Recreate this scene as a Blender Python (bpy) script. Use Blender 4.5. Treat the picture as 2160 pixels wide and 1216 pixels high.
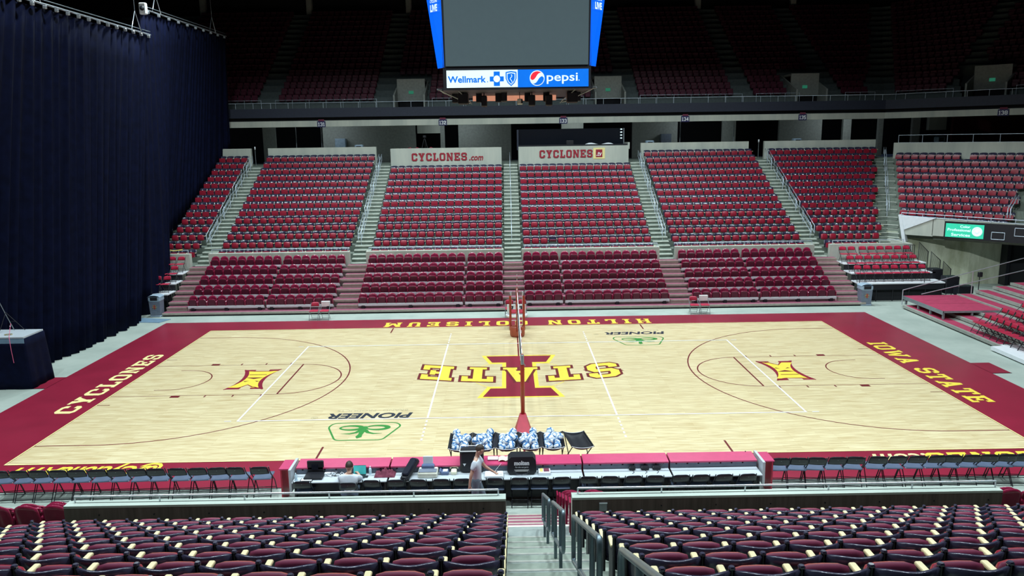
import bpy, math, random
from mathutils import Vector, Matrix, Euler
random.seed(7)
S = bpy.context.scene
COL = S.collection
for o in list(bpy.data.objects): bpy.data.objects.remove(o)
PI = math.pi
R = math.radians

# ------------------------------------------------------------------ camera
def make_camera():
    C = Vector((-0.39885, -27.8845, 8.6458)); p, y, r, F = -0.189085, 0.0055919, -0.0146045, 1638.53
    f = Vector((math.sin(y)*math.cos(p), math.cos(y)*math.cos(p), math.sin(p)))
    rt = Vector((math.cos(y), -math.sin(y), 0)); up = rt.cross(f)
    rt, up = rt*math.cos(r)+up*math.sin(r), -rt*math.sin(r)+up*math.cos(r)
    cd = bpy.data.cameras.new('camera'); cam = bpy.data.objects.new('camera', cd); COL.objects.link(cam)
    cd.sensor_fit = 'HORIZONTAL'; cd.sensor_width = 36; cd.lens = 36*F/2160; cd.clip_start = .1; cd.clip_end = 300
    M = Matrix((( rt.x, up.x, -f.x, C.x), (rt.y, up.y, -f.y, C.y), (rt.z, up.z, -f.z, C.z), (0, 0, 0, 1)))
    cam.matrix_world = M
    S.camera = cam
make_camera()

# ------------------------------------------------------------------ world, lights, exposure
W = bpy.data.worlds.new('world'); S.world = W; W.use_nodes = True
W.node_tree.nodes['Background'].inputs[0].default_value = (.35, .55, 1, 1)
W.node_tree.nodes['Background'].inputs[1].default_value = .018
S.view_settings.view_transform = 'Standard'; S.view_settings.look = 'None'
S.view_settings.exposure = 0.0; S.view_settings.gamma = 1.0; S.view_settings.use_curve_mapping = False
LIGHT_POWER = 1070
LAMPS = [(x, y) for y in (-13, 13) for x in (-16, -9.6, -3.2, 3.2, 9.6, 16)] + [(x, 0) for x in (-14, 14)]
for (x, y) in LAMPS:
    ld = bpy.data.lights.new('arena_light', 'AREA'); ld.shape = 'DISK'; ld.size = 1.1
    ld.energy = LIGHT_POWER; ld.color = (.82, .96, 1.0); ld.spread = R(136)
    lo = bpy.data.objects.new('arena_light', ld); COL.objects.link(lo); lo.location = (x, y, 21.5)
    lo.rotation_euler = (R(4 if y > 0 else (-4 if y < 0 else 0)), 0, 0)
for (x, y) in [(-14, -20), (14, -20), (0, -20.5)]:
    ld = bpy.data.lights.new('arena_light', 'AREA'); ld.shape = 'DISK'; ld.size = 1.2
    ld.energy = LIGHT_POWER*.22; ld.color = (.82, .96, 1.0); ld.spread = R(110)
    lo = bpy.data.objects.new('arena_light', ld); COL.objects.link(lo); lo.location = (x, y, 21)
ld = bpy.data.lights.new('corner_fill_spot', 'SPOT'); ld.energy = 16000; ld.spot_size = R(26); ld.spot_blend = .6; ld.shadow_soft_size = .4; ld.color = (.88, .97, 1.0)  # spot added to brighten the shaded wall under the corner stand
lo = bpy.data.objects.new('corner_fill_spot', ld); COL.objects.link(lo); lo.location = (4, -14, 20)
lo.rotation_euler = (Vector((26.5, 16.3, 1.2))-Vector((4, -14, 20))).to_track_quat('-Z', 'Y').to_euler()
for x in (-27, -14, -4, 5, 14, 25):     # added fill lamps under the balcony, turned to brighten the concourse wall
    ld = bpy.data.lights.new('concourse_fill', 'AREA'); ld.shape = 'RECTANGLE'; ld.size = 2.5; ld.size_y = .3
    ld.energy = 38; ld.color = (.8, .93, 1.0)
    lo = bpy.data.objects.new('concourse_fill', ld); COL.objects.link(lo); lo.location = (x, 30.6, 10.1); lo.rotation_euler = (R(48), 0, 0)

# ------------------------------------------------------------------ materials
MATS = {}
def mat(name, col, rough=.5, metal=0., var=.12, scale=6., emit=0., spec=.5, stretch=None, bump=0., coat=0., ecol=None):
    if name in MATS: return MATS[name]
    m = bpy.data.materials.new(name); m.use_nodes = True; nt = m.node_tree; b = nt.nodes['Principled BSDF']
    b.inputs['Roughness'].default_value = rough; b.inputs['Metallic'].default_value = metal
    b.inputs['Specular IOR Level'].default_value = spec
    if coat: b.inputs['Coat Weight'].default_value = coat; b.inputs['Coat Roughness'].default_value = .08
    tc = nt.nodes.new('ShaderNodeTexCoord'); mp = nt.nodes.new('ShaderNodeMapping')
    nt.links.new(tc.outputs['Object'], mp.inputs[0])
    if stretch: mp.inputs['Scale'].default_value = stretch
    n = nt.nodes.new('ShaderNodeTexNoise'); n.inputs['Scale'].default_value = scale; n.inputs['Detail'].default_value = 5
    nt.links.new(mp.outputs[0], n.inputs['Vector'])
    cr = nt.nodes.new('ShaderNodeValToRGB'); cr.color_ramp.elements[0].position = .3; cr.color_ramp.elements[1].position = .7
    cr.color_ramp.elements[0].color = tuple(c*(1-var) for c in col)+(1,)
    cr.color_ramp.elements[1].color = tuple(min(1, c*(1+var)) for c in col)+(1,)
    nt.links.new(n.outputs[0], cr.inputs[0]); nt.links.new(cr.outputs[0], b.inputs['Base Color'])
    if bump:
        bp = nt.nodes.new('ShaderNodeBump'); bp.inputs['Strength'].default_value = bump; bp.inputs['Distance'].default_value = .02
        nt.links.new(n.outputs[0], bp.inputs['Height']); nt.links.new(bp.outputs[0], b.inputs['Normal'])
    if emit:
        b.inputs['Emission Color'].default_value = tuple(ecol or col)+(1,); b.inputs['Emission Strength'].default_value = emit
    MATS[name] = m; return m

def wood_floor_mat():
    m = bpy.data.materials.new('maple_floor'); m.use_nodes = True; nt = m.node_tree; b = nt.nodes['Principled BSDF']
    b.inputs['Roughness'].default_value = .32
    tc = nt.nodes.new('ShaderNodeTexCoord')
    br = nt.nodes.new('ShaderNodeTexBrick'); br.inputs['Scale'].default_value = 1.0
    br.inputs['Brick Width'].default_value = 1.3; br.inputs['Row Height'].default_value = .11
    br.inputs['Mortar Size'].default_value = .002; br.inputs['Bias'].default_value = .0; br.offset = .37; br.offset_frequency = 3
    br.inputs['Color1'].default_value = (.82, .71, .45, 1); br.inputs['Color2'].default_value = (.72, .60, .36, 1)
    br.inputs['Mortar'].default_value = (.55, .42, .2, 1)
    nt.links.new(tc.outputs['Object'], br.inputs['Vector'])
    mp = nt.nodes.new('ShaderNodeMapping'); mp.inputs['Scale'].default_value = (.9, 9, 1); nt.links.new(tc.outputs['Object'], mp.inputs[0])
    n = nt.nodes.new('ShaderNodeTexNoise'); n.inputs['Scale'].default_value = 1.6; n.inputs['Detail'].default_value = 8; nt.links.new(mp.outputs[0], n.inputs['Vector'])
    cr = nt.nodes.new('ShaderNodeValToRGB'); cr.color_ramp.elements[0].position = .36; cr.color_ramp.elements[1].position = .62
    cr.color_ramp.elements[0].color = (.75, .66, .54, 1); cr.color_ramp.elements[1].color = (1, 1, 1, 1)
    nt.links.new(n.outputs[0], cr.inputs[0])
    mx = nt.nodes.new('ShaderNodeMix'); mx.data_type = 'RGBA'; mx.blend_type = 'MULTIPLY'; mx.inputs[0].default_value = .8
    nt.links.new(br.outputs[0], mx.inputs[6]); nt.links.new(cr.outputs[0], mx.inputs[7])
    nt.links.new(mx.outputs[2], b.inputs['Base Color'])
    MATS['wood'] = m; return m

def stained_concrete(name, a, c, streak=(.9, .9, .12), scale=1.1, rough=.75):
    m = bpy.data.materials.new(name); m.use_nodes = True; nt = m.node_tree; b = nt.nodes['Principled BSDF']
    b.inputs['Roughness'].default_value = rough
    tc = nt.nodes.new('ShaderNodeTexCoord'); mp = nt.nodes.new('ShaderNodeMapping'); mp.inputs['Scale'].default_value = streak
    nt.links.new(tc.outputs['Object'], mp.inputs[0])
    n = nt.nodes.new('ShaderNodeTexNoise'); n.inputs['Scale'].default_value = scale; n.inputs['Detail'].default_value = 8; n.inputs['Roughness'].default_value = .65
    nt.links.new(mp.outputs[0], n.inputs['Vector'])
    cr = nt.nodes.new('ShaderNodeValToRGB'); cr.color_ramp.elements[0].position = .35; cr.color_ramp.elements[1].position = .65
    cr.color_ramp.elements[0].color = tuple(a)+(1,); cr.color_ramp.elements[1].color = tuple(c)+(1,)
    nt.links.new(n.outputs[0], cr.inputs[0]); nt.links.new(cr.outputs[0], b.inputs['Base Color'])
    MATS[name] = m; return m

wood_floor_mat()
stained_concrete('concrete', (.44, .47, .42), (.58, .60, .52))
stained_concrete('concrete_floor', (.34, .40, .36), (.44, .50, .45), (.7, .7, 1), .8, .55)
stained_concrete('concrete_stained', (.26, .28, .17), (.60, .63, .50), (1.0, 1.0, .3), .9)
stained_concrete('concrete_step', (.15, .185, .155), (.23, .27, .225), (1, 1, 1), 2)
stained_concrete('concrete_board', (.075, .06, .05), (.13, .105, .09), (9, 9, .5), 1.2, .85)
stained_concrete('concrete_tread', (.17, .205, .20), (.26, .30, .285), (1.5, 1.5, 1), 1.5)
mat('nosing', (.66, .70, .62), .6); mat('court_red', (.27, .016, .042), .28, var=.1, scale=.8)
mat('court_dark', (.16, .015, .02), .35); mat('court_yellow', (.92, .72, .08), .35, var=.04); mat('court_cream', (.95, .83, .38), .35, var=.04)
mat('court_white', (.93, .95, .97), .4, var=.03); mat('court_black', (.02, .03, .05), .35); mat('court_green', (.035, .25, .045), .35)
mat('court_faint', (.5, .42, .25), .35)
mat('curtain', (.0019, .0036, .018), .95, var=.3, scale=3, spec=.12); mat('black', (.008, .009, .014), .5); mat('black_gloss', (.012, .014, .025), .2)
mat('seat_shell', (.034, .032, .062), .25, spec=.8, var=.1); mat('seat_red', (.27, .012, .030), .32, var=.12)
mat('seat_maroon', (.18, .012, .055), .6, var=.15); mat('arm_wood', (.72, .62, .36), .45, var=.06)
mat('plastic_maroon', (.24, .014, .050), .16, var=.08); mat('plastic_maroon_dark', (.10, .010, .03), .35, var=.08)
mat('deck_maroon', (.26, .075, .12), .6, var=.15); mat('deck_tan', (.42, .37, .32), .6); mat('riser_gray', (.30, .31, .28), .6)
mat('carpet_red', (.40, .035, .095), .8, var=.12); mat('ledge_red', (.55, .06, .16), .3, var=.05)
mat('white', (.8, .84, .88), .45, var=.04); mat('metal_white', (.62, .72, .82), .35, metal=.3); mat('steel', (.32, .38, .42), .32, metal=.6, scale=20)
mat('rail_dark', (.14, .19, .22), .35, metal=.5); mat('steel_bright', (.6, .65, .7), .3, metal=.7)
mat('chair_black', (.010, .011, .016), .3); mat('chair_seat', (.10, .13, .20), .3); mat('chair_red', (.45, .02, .06), .45)
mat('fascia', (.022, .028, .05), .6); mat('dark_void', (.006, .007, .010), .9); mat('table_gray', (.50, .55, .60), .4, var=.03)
mat('ball_white', (.75, .82, .88), .4, var=.05); mat('ball_blue', (.04, .17, .42), .4); mat('pad_red', (.42, .02, .05), .5)
mat('post_red', (.35, .04, .02), .4); mat('post_pad', (.38, .08, .04), .55); mat('net_white', (.9, .93, .96), .6); mat('net_dark', (.02, .025, .04), .8)
mat('bin_gray', (.16, .19, .25), .45); mat('bin_lid', (.32, .42, .52), .4); mat('gold', (.65, .42, .06), .5)
mat('skin', (.52, .31, .23), .5); mat('hair', (.035, .022, .015), .6); mat('shirt', (.60, .66, .74), .8); mat('trousers', (.14, .19, .24), .8)
mat('glazing', (.004, .006, .011), .35, spec=.25); mat('belt', (.01, .01, .015), .4); mat('shoe', (.02, .02, .025), .5); mat('eye', (.02, .02, .02), .3); mat('lips', (.35, .13, .11), .5)
mat('screen_gray', (.05, .07, .08), .4, var=.04, emit=.10, ecol=(.36, .56, .62)); mat('led_blue', (.0, .1, .7), .4, emit=1.0, ecol=(.0, .10, .75)); mat('led_white', (.5, .6, .65), .4, emit=.75, ecol=(.75,.95,1.), var=.02)
mat('led_brand', (.0, .08, .35), .4, emit=.85, ecol=(.0, .16, .80)); mat('led_red', (.7, .02, .04), .4, emit=.8); mat('led_green', (.02, .45, .27), .4, emit=.8, ecol=(.03, .50, .32))
mat('exit_green', (.02, .2, .1), .4, emit=.22, ecol=(.06, .5, .3)); mat('glow_orange', (.75, .3, .18), .5, emit=.5, ecol=(.9, .40, .26)); mat('led_cream', (.9, .75, .5), .4, emit=.5)
mat('wall_dim', (.34, .36, .33), .8); mat('wall_red', (.09, .012, .015), .8); mat('upper_seat', (.09, .010, .03), .45); mat('upper_step', (.10, .125, .125), .8)  # upper_seat is the seat red darkened, the unlit deck's gloom in its colour
mat('sign_red', (.35, .02, .04), .5); mat('sign_navy', (.02, .02, .10), .5); mat('printer', (.72, .72, .62), .45); mat('phone_cream', (.8, .78, .6), .4); mat('phone_blue', (.10, .14, .26), .4)
mat('teal', (.08, .62, .62), .5); mat('jacket', (.16, .03, .06), .9); mat('clear', (.6, .8, .95), .1); mat('cable', (.01, .01, .01), .5); mat('tape', (.75, .65, .35), .5); mat('pink_cord', (.8, .15, .3), .5)
mat('mat_blue', (.15, .25, .35), .6); mat('cushion_dark', (.02, .02, .03), .6); mat('ghost', (.5, .5, .5), .5); mat('yellow_tape', (.9, .75, .2), .5); mat('fence_mesh', (.05, .06, .07), .5)
mat('metal_gray', (.25, .28, .3), .4, metal=.4)
M = MATS

# ------------------------------------------------------------------ geometry helpers
class MB:
    def __init__(s): s.v = []; s.f = []; s.m = []; s.mats = []; s.sm = []
    def mi(s, m):
        m = M[m] if isinstance(m, str) else m
        if m not in s.mats: s.mats.append(m)
        return s.mats.index(m)
    def add(s, vs, fs, m, smooth=False, T=None):
        k = len(s.v); i = s.mi(m)
        for v in vs:
            v = Vector(v); s.v.append(tuple(T @ v) if T is not None else tuple(v))
        for f in fs: s.f.append([a+k for a in f]); s.m.append(i); s.sm.append(smooth)
        return s
    def box(s, x0, x1, y0, y1, z0, z1, m, T=None):
        vs = [(x, y, z) for z in (z0, z1) for y in (y0, y1) for x in (x0, x1)]
        return s.add(vs, [(0, 2, 3, 1), (4, 5, 7, 6), (0, 1, 5, 4), (2, 6, 7, 3), (0, 4, 6, 2), (1, 3, 7, 5)], m, T=T)
    def rbox(s, x0, x1, y0, y1, z0, z1, m, b=.02, T=None):   # chamfered box
        b = min(b, (x1-x0)/2.01, (y1-y0)/2.01, (z1-z0)/2.01)
        def ring(d, z): return [(x0+d+b, y0+d, z), (x1-d-b, y0+d, z), (x1-d, y0+d+b, z), (x1-d, y1-d-b, z), (x1-d-b, y1-d, z), (x0+d+b, y1-d, z), (x0+d, y1-d-b, z), (x0+d, y0+d+b, z)]
        vs = ring(b*.6, z0)+ring(0, z0+b)+ring(0, z1-b)+ring(b*.6, z1); fs = [tuple(range(7, -1, -1)), tuple(range(24, 32))]
        for k in range(3):
            for i in range(8): j = (i+1) % 8; fs.append((k*8+i, k*8+j, k*8+8+j, k*8+8+i))
        return s.add(vs, fs, m, T=T)
    def tube(s, pts, r, m, n=8, caps=True, T=None, flat=1.):
        pts = [Vector(p) for p in pts]; rs = r if isinstance(r, (list, tuple)) else [r]*len(pts); vs = []; fs = []
        d0 = (pts[1]-pts[0]).normalized(); a = Vector((0, 0, 1)) if abs(d0.z) < .9 else Vector((1, 0, 0)); u = d0.cross(a).normalized()
        for i, p in enumerate(pts):
            if i == 0: d = pts[1]-pts[0]
            elif i == len(pts)-1: d = pts[-1]-pts[-2]
            else: d = (pts[i+1]-p).normalized()+(p-pts[i-1]).normalized()
            d = d.normalized() if d.length > 1e-9 else d0; u = (u-d*u.dot(d)); u = u.normalized() if u.length > 1e-6 else d.orthogonal().normalized(); w = d.cross(u)
            for k in range(n): t = 2*PI*k/n; vs.append(p+(u*math.cos(t)+w*math.sin(t)*flat)*rs[i])
        for i in range(len(pts)-1):
            for k in range(n): j = (k+1) % n; fs.append((i*n+k, i*n+j, i*n+n+j, i*n+n+k))
        s.add(vs, fs, m, True, T)
        if caps: s.add(vs[:n], [tuple(range(n-1, -1, -1))], m, T=T); s.add(vs[-n:], [tuple(range(n))], m, T=T)
        return s
    def lathe(s, prof, m, n=16, T=None, smooth=True, sx=1., sy=1.):
        vs = []; fs = []
        for (r, z) in prof:
            for k in range(n): t = 2*PI*k/n; vs.append((r*math.cos(t)*sx, r*math.sin(t)*sy, z))
        for i in range(len(prof)-1):
            for k in range(n): j = (k+1) % n; fs.append((i*n+k, i*n+j, i*n+n+j, i*n+n+k))
        fs.append(tuple(range(n-1, -1, -1))); fs.append(tuple(range((len(prof)-1)*n, len(prof)*n)))
        return s.add(vs, fs, m, smooth, T)
    def prism(s, poly, z0, z1, m, T=None):    # polygon in xy extruded in z
        n = len(poly); vs = [(x, y, z0) for x, y in poly]+[(x, y, z1) for x, y in poly]
        fs = [tuple(range(n-1, -1, -1)), tuple(range(n, 2*n))]+[(i, (i+1) % n, (i+1) % n+n, i+n) for i in range(n)]
        return s.add(vs, fs, m, T=T)
    def poly(s, pts, m, T=None): return s.add(pts, [tuple(range(len(pts)))], m, T=T)
    def grid(s, fn, nu, nv, m, T=None, smooth=True):
        vs = [fn(i/nu, j/nv) for j in range(nv+1) for i in range(nu+1)]
        fs = [(j*(nu+1)+i, j*(nu+1)+i+1, (j+1)*(nu+1)+i+1, (j+1)*(nu+1)+i) for j in range(nv) for i in range(nu)]
        return s.add(vs, fs, m, smooth, T)
    def shell(s, fn, nu, nv, th, m, T=None):   # double sided surface with thickness, fn -> (point, normal)
        a = [fn(i/nu, j/nv) for j in range(nv+1) for i in range(nu+1)]
        N = len(a); vs = [Vector(p) for p, _ in a]+[Vector(p)-Vector(n)*th for p, n in a]; w = nu+1; fs = []
        for j in range(nv):
            for i in range(nu):
                q = (j*w+i, j*w+i+1, (j+1)*w+i+1, (j+1)*w+i); fs.append(q); fs.append(tuple(N+k for k in reversed(q)))
        bd = [i for i in range(w)]+[j*w+nu for j in range(1, nv+1)]+[nv*w+i for i in range(nu-1, -1, -1)]+[j*w for j in range(nv-1, 0, -1)]
        for k in range(len(bd)): p, q = bd[k], bd[(k+1) % len(bd)]; fs.append((q, p, p+N, q+N))
        return s.add(vs, fs, m, True, T)
    def mesh(s, name):
        me = bpy.data.meshes.new(name); me.from_pydata(s.v, [], s.f)
        for m in s.mats: me.materials.append(m)
        me.polygons.foreach_set('material_index', s.m); me.polygons.foreach_set('use_smooth', s.sm); me.update(); return me
    def build(s, name, parent=None, loc=(0, 0, 0), rz=0., smoothangle=None):
        o = bpy.data.objects.new(name, s.mesh(name)); COL.objects.link(o); o.location = loc; o.rotation_euler = (0, 0, rz)
        if parent is not None: o.parent = parent
        return o

def tag(o, label=None, cat=None, group=None, kind=None):
    if label: o['label'] = label
    if cat: o['category'] = cat
    if group: o['group'] = group
    if kind: o['kind'] = kind
    return o
def struct(o, label=None):
    o['kind'] = 'structure'
    if label: o['label'] = label; o['category'] = 'structure'
    return o
def thing(name, label, cat, loc=(0, 0, 0), rz=0., group=None):
    o = bpy.data.objects.new(name, None); o.empty_display_size = .1; COL.objects.link(o); o.location = loc; o.rotation_euler = (0, 0, rz)
    return tag(o, label, cat, group)
def part(name, mesh, parent, loc=(0, 0, 0), rz=0., label=None):
    o = bpy.data.objects.new(name, mesh); COL.objects.link(o); o.parent = parent; o.location = loc; o.rotation_euler = (0, 0, rz)
    if label: o['label'] = label
    return o
ORD = ['first', 'second', 'third', 'fourth', 'fifth', 'sixth', 'seventh', 'eighth', 'ninth', 'tenth', 'eleventh', 'twelfth', 'thirteenth', 'fourteenth', 'fifteenth', 'sixteenth']
def TM(loc=(0, 0, 0), rot=(0, 0, 0), sc=(1, 1, 1)):
    return Matrix.Translation(Vector(loc)) @ Euler(rot).to_matrix().to_4x4() @ Matrix.Diagonal((sc[0], sc[1], sc[2], 1))
I4 = Matrix.Identity(4)

# ------------------------------------------------------------------ lettering
def rc(a, b, c, d): return [(a, b), (c, b), (c, d), (a, d)]
def corner(kx, ky, w, h, t=1.45, s=1.25):
    p = [(0, 1), (1, 0), (t+.35, 0), (t+.35, s), (t, s+.35), (0, s+.35)]
    q = [((w-x) if kx else x, (h-y) if ky else y) for x, y in p]
    return q if kx == ky else q[::-1]
def G(ch):
    w, h, t, s = 5., 7., 1.45, 1.25
    if ch == 'O': return 5, [corner(a, b, w, h) for a in (0, 1) for b in (0, 1)]+[rc(0, 1.5, t, 5.5), rc(w-t, 1.5, w, 5.5), rc(1.7, 0, 3.3, s), rc(1.7, h-s, 3.3, h)]
    if ch == 'C': return 5, [corner(a, b, w, h) for a in (0, 1) for b in (0, 1)]+[rc(0, 1.5, t, 5.5), rc(w-t, 1.5, w, 2.5), rc(w-t, 4.5, w, 5.5), rc(1.7, 0, 3.3, s), rc(1.7, h-s, 3.3, h)]
    if ch == 'D': return 5, [corner(1, 0, w, h), corner(1, 1, w, h), rc(.5, 0, .5+t, 7), rc(0, 0, 3.3, s), rc(0, h-s, 3.3, h), rc(w-t, 1.5, w, 5.5)]
    if ch == 'S': return 5, [corner(a, b, w, h) for a in (0, 1) for b in (0, 1)]+[rc(0, 1.5, t, 2.3), rc(w-t, 4.7, w, 5.5), rc(0, 4., t, 5.5), rc(w-t, 1.5, w, 3.), [(0, 4.2), (1, 2.9), (w, 2.9), (w-1, 4.2)], rc(1.7, 0, 3.3, s), rc(1.7, h-s, 3.3, h)]
    if ch == 'E': return 5, [rc(.5, 0, .5+t, 7), rc(0, 0, w, s), rc(0, h-s, w, h), rc(w-1.1, 0, w, 2.3), rc(w-1.1, h-2.3, w, h), rc(1.5, 3, 3.6, 4), rc(2.8, 2.4, 3.7, 4.6)]
    if ch == 'L': return 4.6, [rc(.6, 0, .6+t, 7), rc(0, 6, 2.7, 7), rc(0, 0, 4.6, s), rc(3.5, 0, 4.6, 2.5)]
    if ch == 'I': return 2.9, [rc(.72, 0, .72+t, 7), rc(0, 0, 2.9, 1.1), rc(0, 5.9, 2.9, 7)]
    if ch == 'N': return 5.6, [rc(.4, 0, 1.6, 7), rc(4., 0, 5.2, 7), [(.3, 7), (3.7, 0), (5.2, 0), (1.9, 7)], rc(0, 0, 2.1, 1), rc(3.5, 6, 5.6, 7), rc(0, 6, 1.6, 7)]
    if ch == 'Y': return 5.4, [[(.3, 6.6), (2.0, 2.8), (3.4, 2.8), (2.1, 6.6)], [(3.3, 6.6), (2.0, 2.8), (3.4, 2.8), (5.1, 6.6)], rc(1.98, 0, 3.42, 3), rc(0, 6, 2.4, 7), rc(3., 6, 5.4, 7), rc(1.3, 0, 4.1, 1)]
    if ch == 'T': return 5, [rc(1.78, 0, 3.22, 7), rc(0, h-s, w, h), rc(0, 4.6, 1, h), rc(w-1, 4.6, w, h), rc(1.1, 0, 3.9, 1)]
    if ch == 'A': return 5.6, [[(.4, 0), (1.8, 0), (3.5, 7), (2.1, 7)], [(3.8, 0), (5.2, 0), (3.5, 7), (2.1, 7)], rc(1.4, 1.7, 4.2, 2.8), rc(0, 0, 2.3, 1), rc(3.3, 0, 5.6, 1)]
    if ch == 'W': return 7.4, [[(.4, 7), (1.7, 0), (2.9, 0), (1.8, 7)], [(1.8, 0), (2.9, 0), (4.2, 5.5), (3.2, 5.5)], [(4.5, 0), (5.6, 0), (4.2, 5.5), (3.2, 5.5)], [(5.6, 7), (4.5, 0), (5.7, 0), (7.0, 7)], rc(0, 6, 2.5, 7), rc(4.9, 6, 7.4, 7)]
    if ch == 'M': return 6.8, [rc(.4, 0, 1.7, 7), rc(5.1, 0, 6.4, 7), [(.4, 7), (1.9, 7), (4.1, 1.4), (2.7, 1.4)], [(4.9, 7), (6.4, 7), (4.1, 1.4), (2.7, 1.4)], rc(0, 0, 2.2, 1), rc(4.6, 0, 6.8, 1), rc(0, 6, 1.5, 7), rc(5.3, 6, 6.8, 7)]
    if ch == 'H': return 5.4, [rc(.4, 0, 1.75, 7), rc(3.65, 0, 5., 7), rc(1.5, 3, 4, 4.1), rc(0, 0, 2.2, 1), rc(3.2, 0, 5.4, 1), rc(0, 6, 2.2, 7), rc(3.2, 6, 5.4, 7)]
    if ch == 'U': return 5.4, [rc(.4, 1.2, 1.75, 7), rc(3.65, 1.2, 5., 7), [(.4, 1.2), (1.4, 0), (4, 0), (5, 1.2), (5, 1.5), (.4, 1.5)], rc(0, 6, 2.2, 7), rc(3.2, 6, 5.4, 7)]
    if ch == '1': return 2.9, [rc(.85, 0, 2.2, 7), rc(0, 0, 3, 1), rc(0, 5.6, 1.5, 6.6)]
    if ch == '2': return 5, [corner(0, 1, w, h), corner(1, 1, w, h), rc(0, 4.8, t, 5.5), rc(1.7, h-s, 3.3, h), [(w-t, 5.5), (w, 5.5), (w, 4), (1.9, 1), (0, 1)], rc(0, 0, w, 1.2)]
    if ch == '3': return 5, [corner(a, b, w, h) for a in (0, 1) for b in (0, 1)]+[rc(w-t, 1.5, w, 5.5), rc(1.7, 0, 3.3, s), rc(1.7, h-s, 3.3, h), rc(2, 3, 4, 4)]
    if ch == '4': return 5, [rc(3, 0, 4.4, 7), rc(0, 1.8, 5, 2.9), [(0, 2.2), (1.4, 2.2), (4, 7), (2.9, 7)]]
    if ch == '5': return 5, [rc(0, 3.2, t, 7), rc(0, h-s, w, h), rc(0, 3.2, 4, 4.4), corner(1, 0, w, h), corner(0, 0, w, h), rc(1.7, 0, 3.3, s), [(w-t, 1.5), (w, 1.5), (w, 3.6), (4, 4.4), (w-t, 4)]]
    if ch == '7': return 5, [rc(0, h-s, w, h), [(1.2, 0), (2.8, 0), (5, 6), (3.4, 6)]]
    if ch == '8': return 5, [corner(a, b, w, h) for a in (0, 1) for b in (0, 1)]+[rc(0, 1.5, t, 5.5), rc(w-t, 1.5, w, 5.5), rc(1.7, 0, 3.3, s), rc(1.7, h-s, 3.3, h), rc(1, 3, 4, 4)]
    if ch == '.': return 1.5, [rc(0, 0, 1.4, 1.4)]
    return 3, []
def offs(poly, d):
    n = len(poly); a = sum(poly[i][0]*poly[(i+1) % n][1]-poly[(i+1) % n][0]*poly[i][1] for i in range(n)); sg = 1 if a > 0 else -1; out = []
    for i in range(n):
        p, q, r_ = poly[i-1], poly[i], poly[(i+1) % n]
        e1 = Vector((q[0]-p[0], q[1]-p[1])).normalized(); e2 = Vector((r_[0]-q[0], r_[1]-q[1])).normalized()
        n1 = Vector((e1.y, -e1.x))*sg; n2 = Vector((e2.y, -e2.x))*sg; b = n1+n2
        k = d*2/max(b.length_squared, .6); out.append((q[0]+b.x*k, q[1]+b.y*k))
    return out
def block_text(mb, txt, width, height, T, m, outline=None, om=None, th=.0, shear=0., gap=1.1, bend=0., zo=.0015):
    """block capitals, origin centred on the baseline, x = reading direction, y = up"""
    gl = [G(c) for c in txt]; tot = sum(g[0] for g in gl)+gap*(len(txt)-1); sx = width/tot; sy = height/7; x = -width/2
    nn = 0
    for pw, polys in gl:
        for p in polys:
            nn += 1; dz = (nn % 14)*.00011
            def tr(q): return [(x+a*sx+shear*b*sy, b*sy+bend*(x+a*sx)**2) for a, b in q]
            P = tr(p)
            if th: mb.prism(P, 0, th+dz*3, m, T=T)
            else: mb.poly([(a, b, zo+dz) for a, b in P], m, T=T)
            if outline:
                Q = offs(P, outline); mb.poly([(a, b, dz) for a, b in Q], om, T=T)
        x += (pw+gap)*sx
def font_text(mb, txt, height, T, m, width=None, bold=0., shear=0., th=0., center=True):
    cu = bpy.data.curves.new('t', 'FONT'); cu.body = txt; cu.size = 1; cu.offset = bold; cu.shear = shear; cu.resolution_u = 3
    if th: cu.extrude = th/2/max(height, 1e-6)*1.0
    ob = bpy.data.objects.new('t', cu); COL.objects.link(ob)
    dg = bpy.context.evaluated_depsgraph_get(); me = bpy.data.meshes.new_from_object(ob.evaluated_get(dg))
    vs = [v.co.copy() for v in me.vertices]; fs = [tuple(p.vertices) for p in me.polygons]
    bpy.data.objects.remove(ob); bpy.data.curves.remove(cu); bpy.data.meshes.remove(me)
    if not vs: return
    x0 = min(v.x for v in vs); x1 = max(v.x for v in vs); y1 = .73
    s = height/y1; sx = s if width is None else width/(x1-x0); cx = (x0+x1)/2 if center else x0
    mb.add([((v.x-cx)*sx, v.y*s, v.z*s if th else 0) for v in vs], fs, m, T=T)
FLOOR180 = lambda x, y, z: TM((x, y, z), (0, 0, PI))     # text read from the far side

# ================================================================== ROOM SHELL
floor = MB(); floor.box(-34, 34, -32, 34, -.3, 0, 'concrete_floor'); struct(floor.build('floor'))
def rowY(j): return 16.4+.796*j
def bk(j): return 2.65+.39*j        # far seat back top
def pz(j): return 1.92+.39*j        # far tier height

# ------------------------------------------------------------------ far fixed stand (tiers)
t = MB()
for j in range(14):
    y0 = rowY(j)-.576; xr = 21.9+.414*(y0-17.2); xl = -30
    t.prism([(xl, y0), (xr, y0), (xr+.33, y0+.796), (xl, y0+.796)], -.0, pz(j), 'concrete_step')
t.box(-30, 26.6, rowY(13)+.22, 35, 0, 7.05, 'concrete_step')
t.box(-30, 22, 15.5, 15.83, 0, 1.9, 'concrete_step')
struct(t.build('wall_stand_far'), 'stepped grey concrete seating tiers of the far stand')
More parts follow.
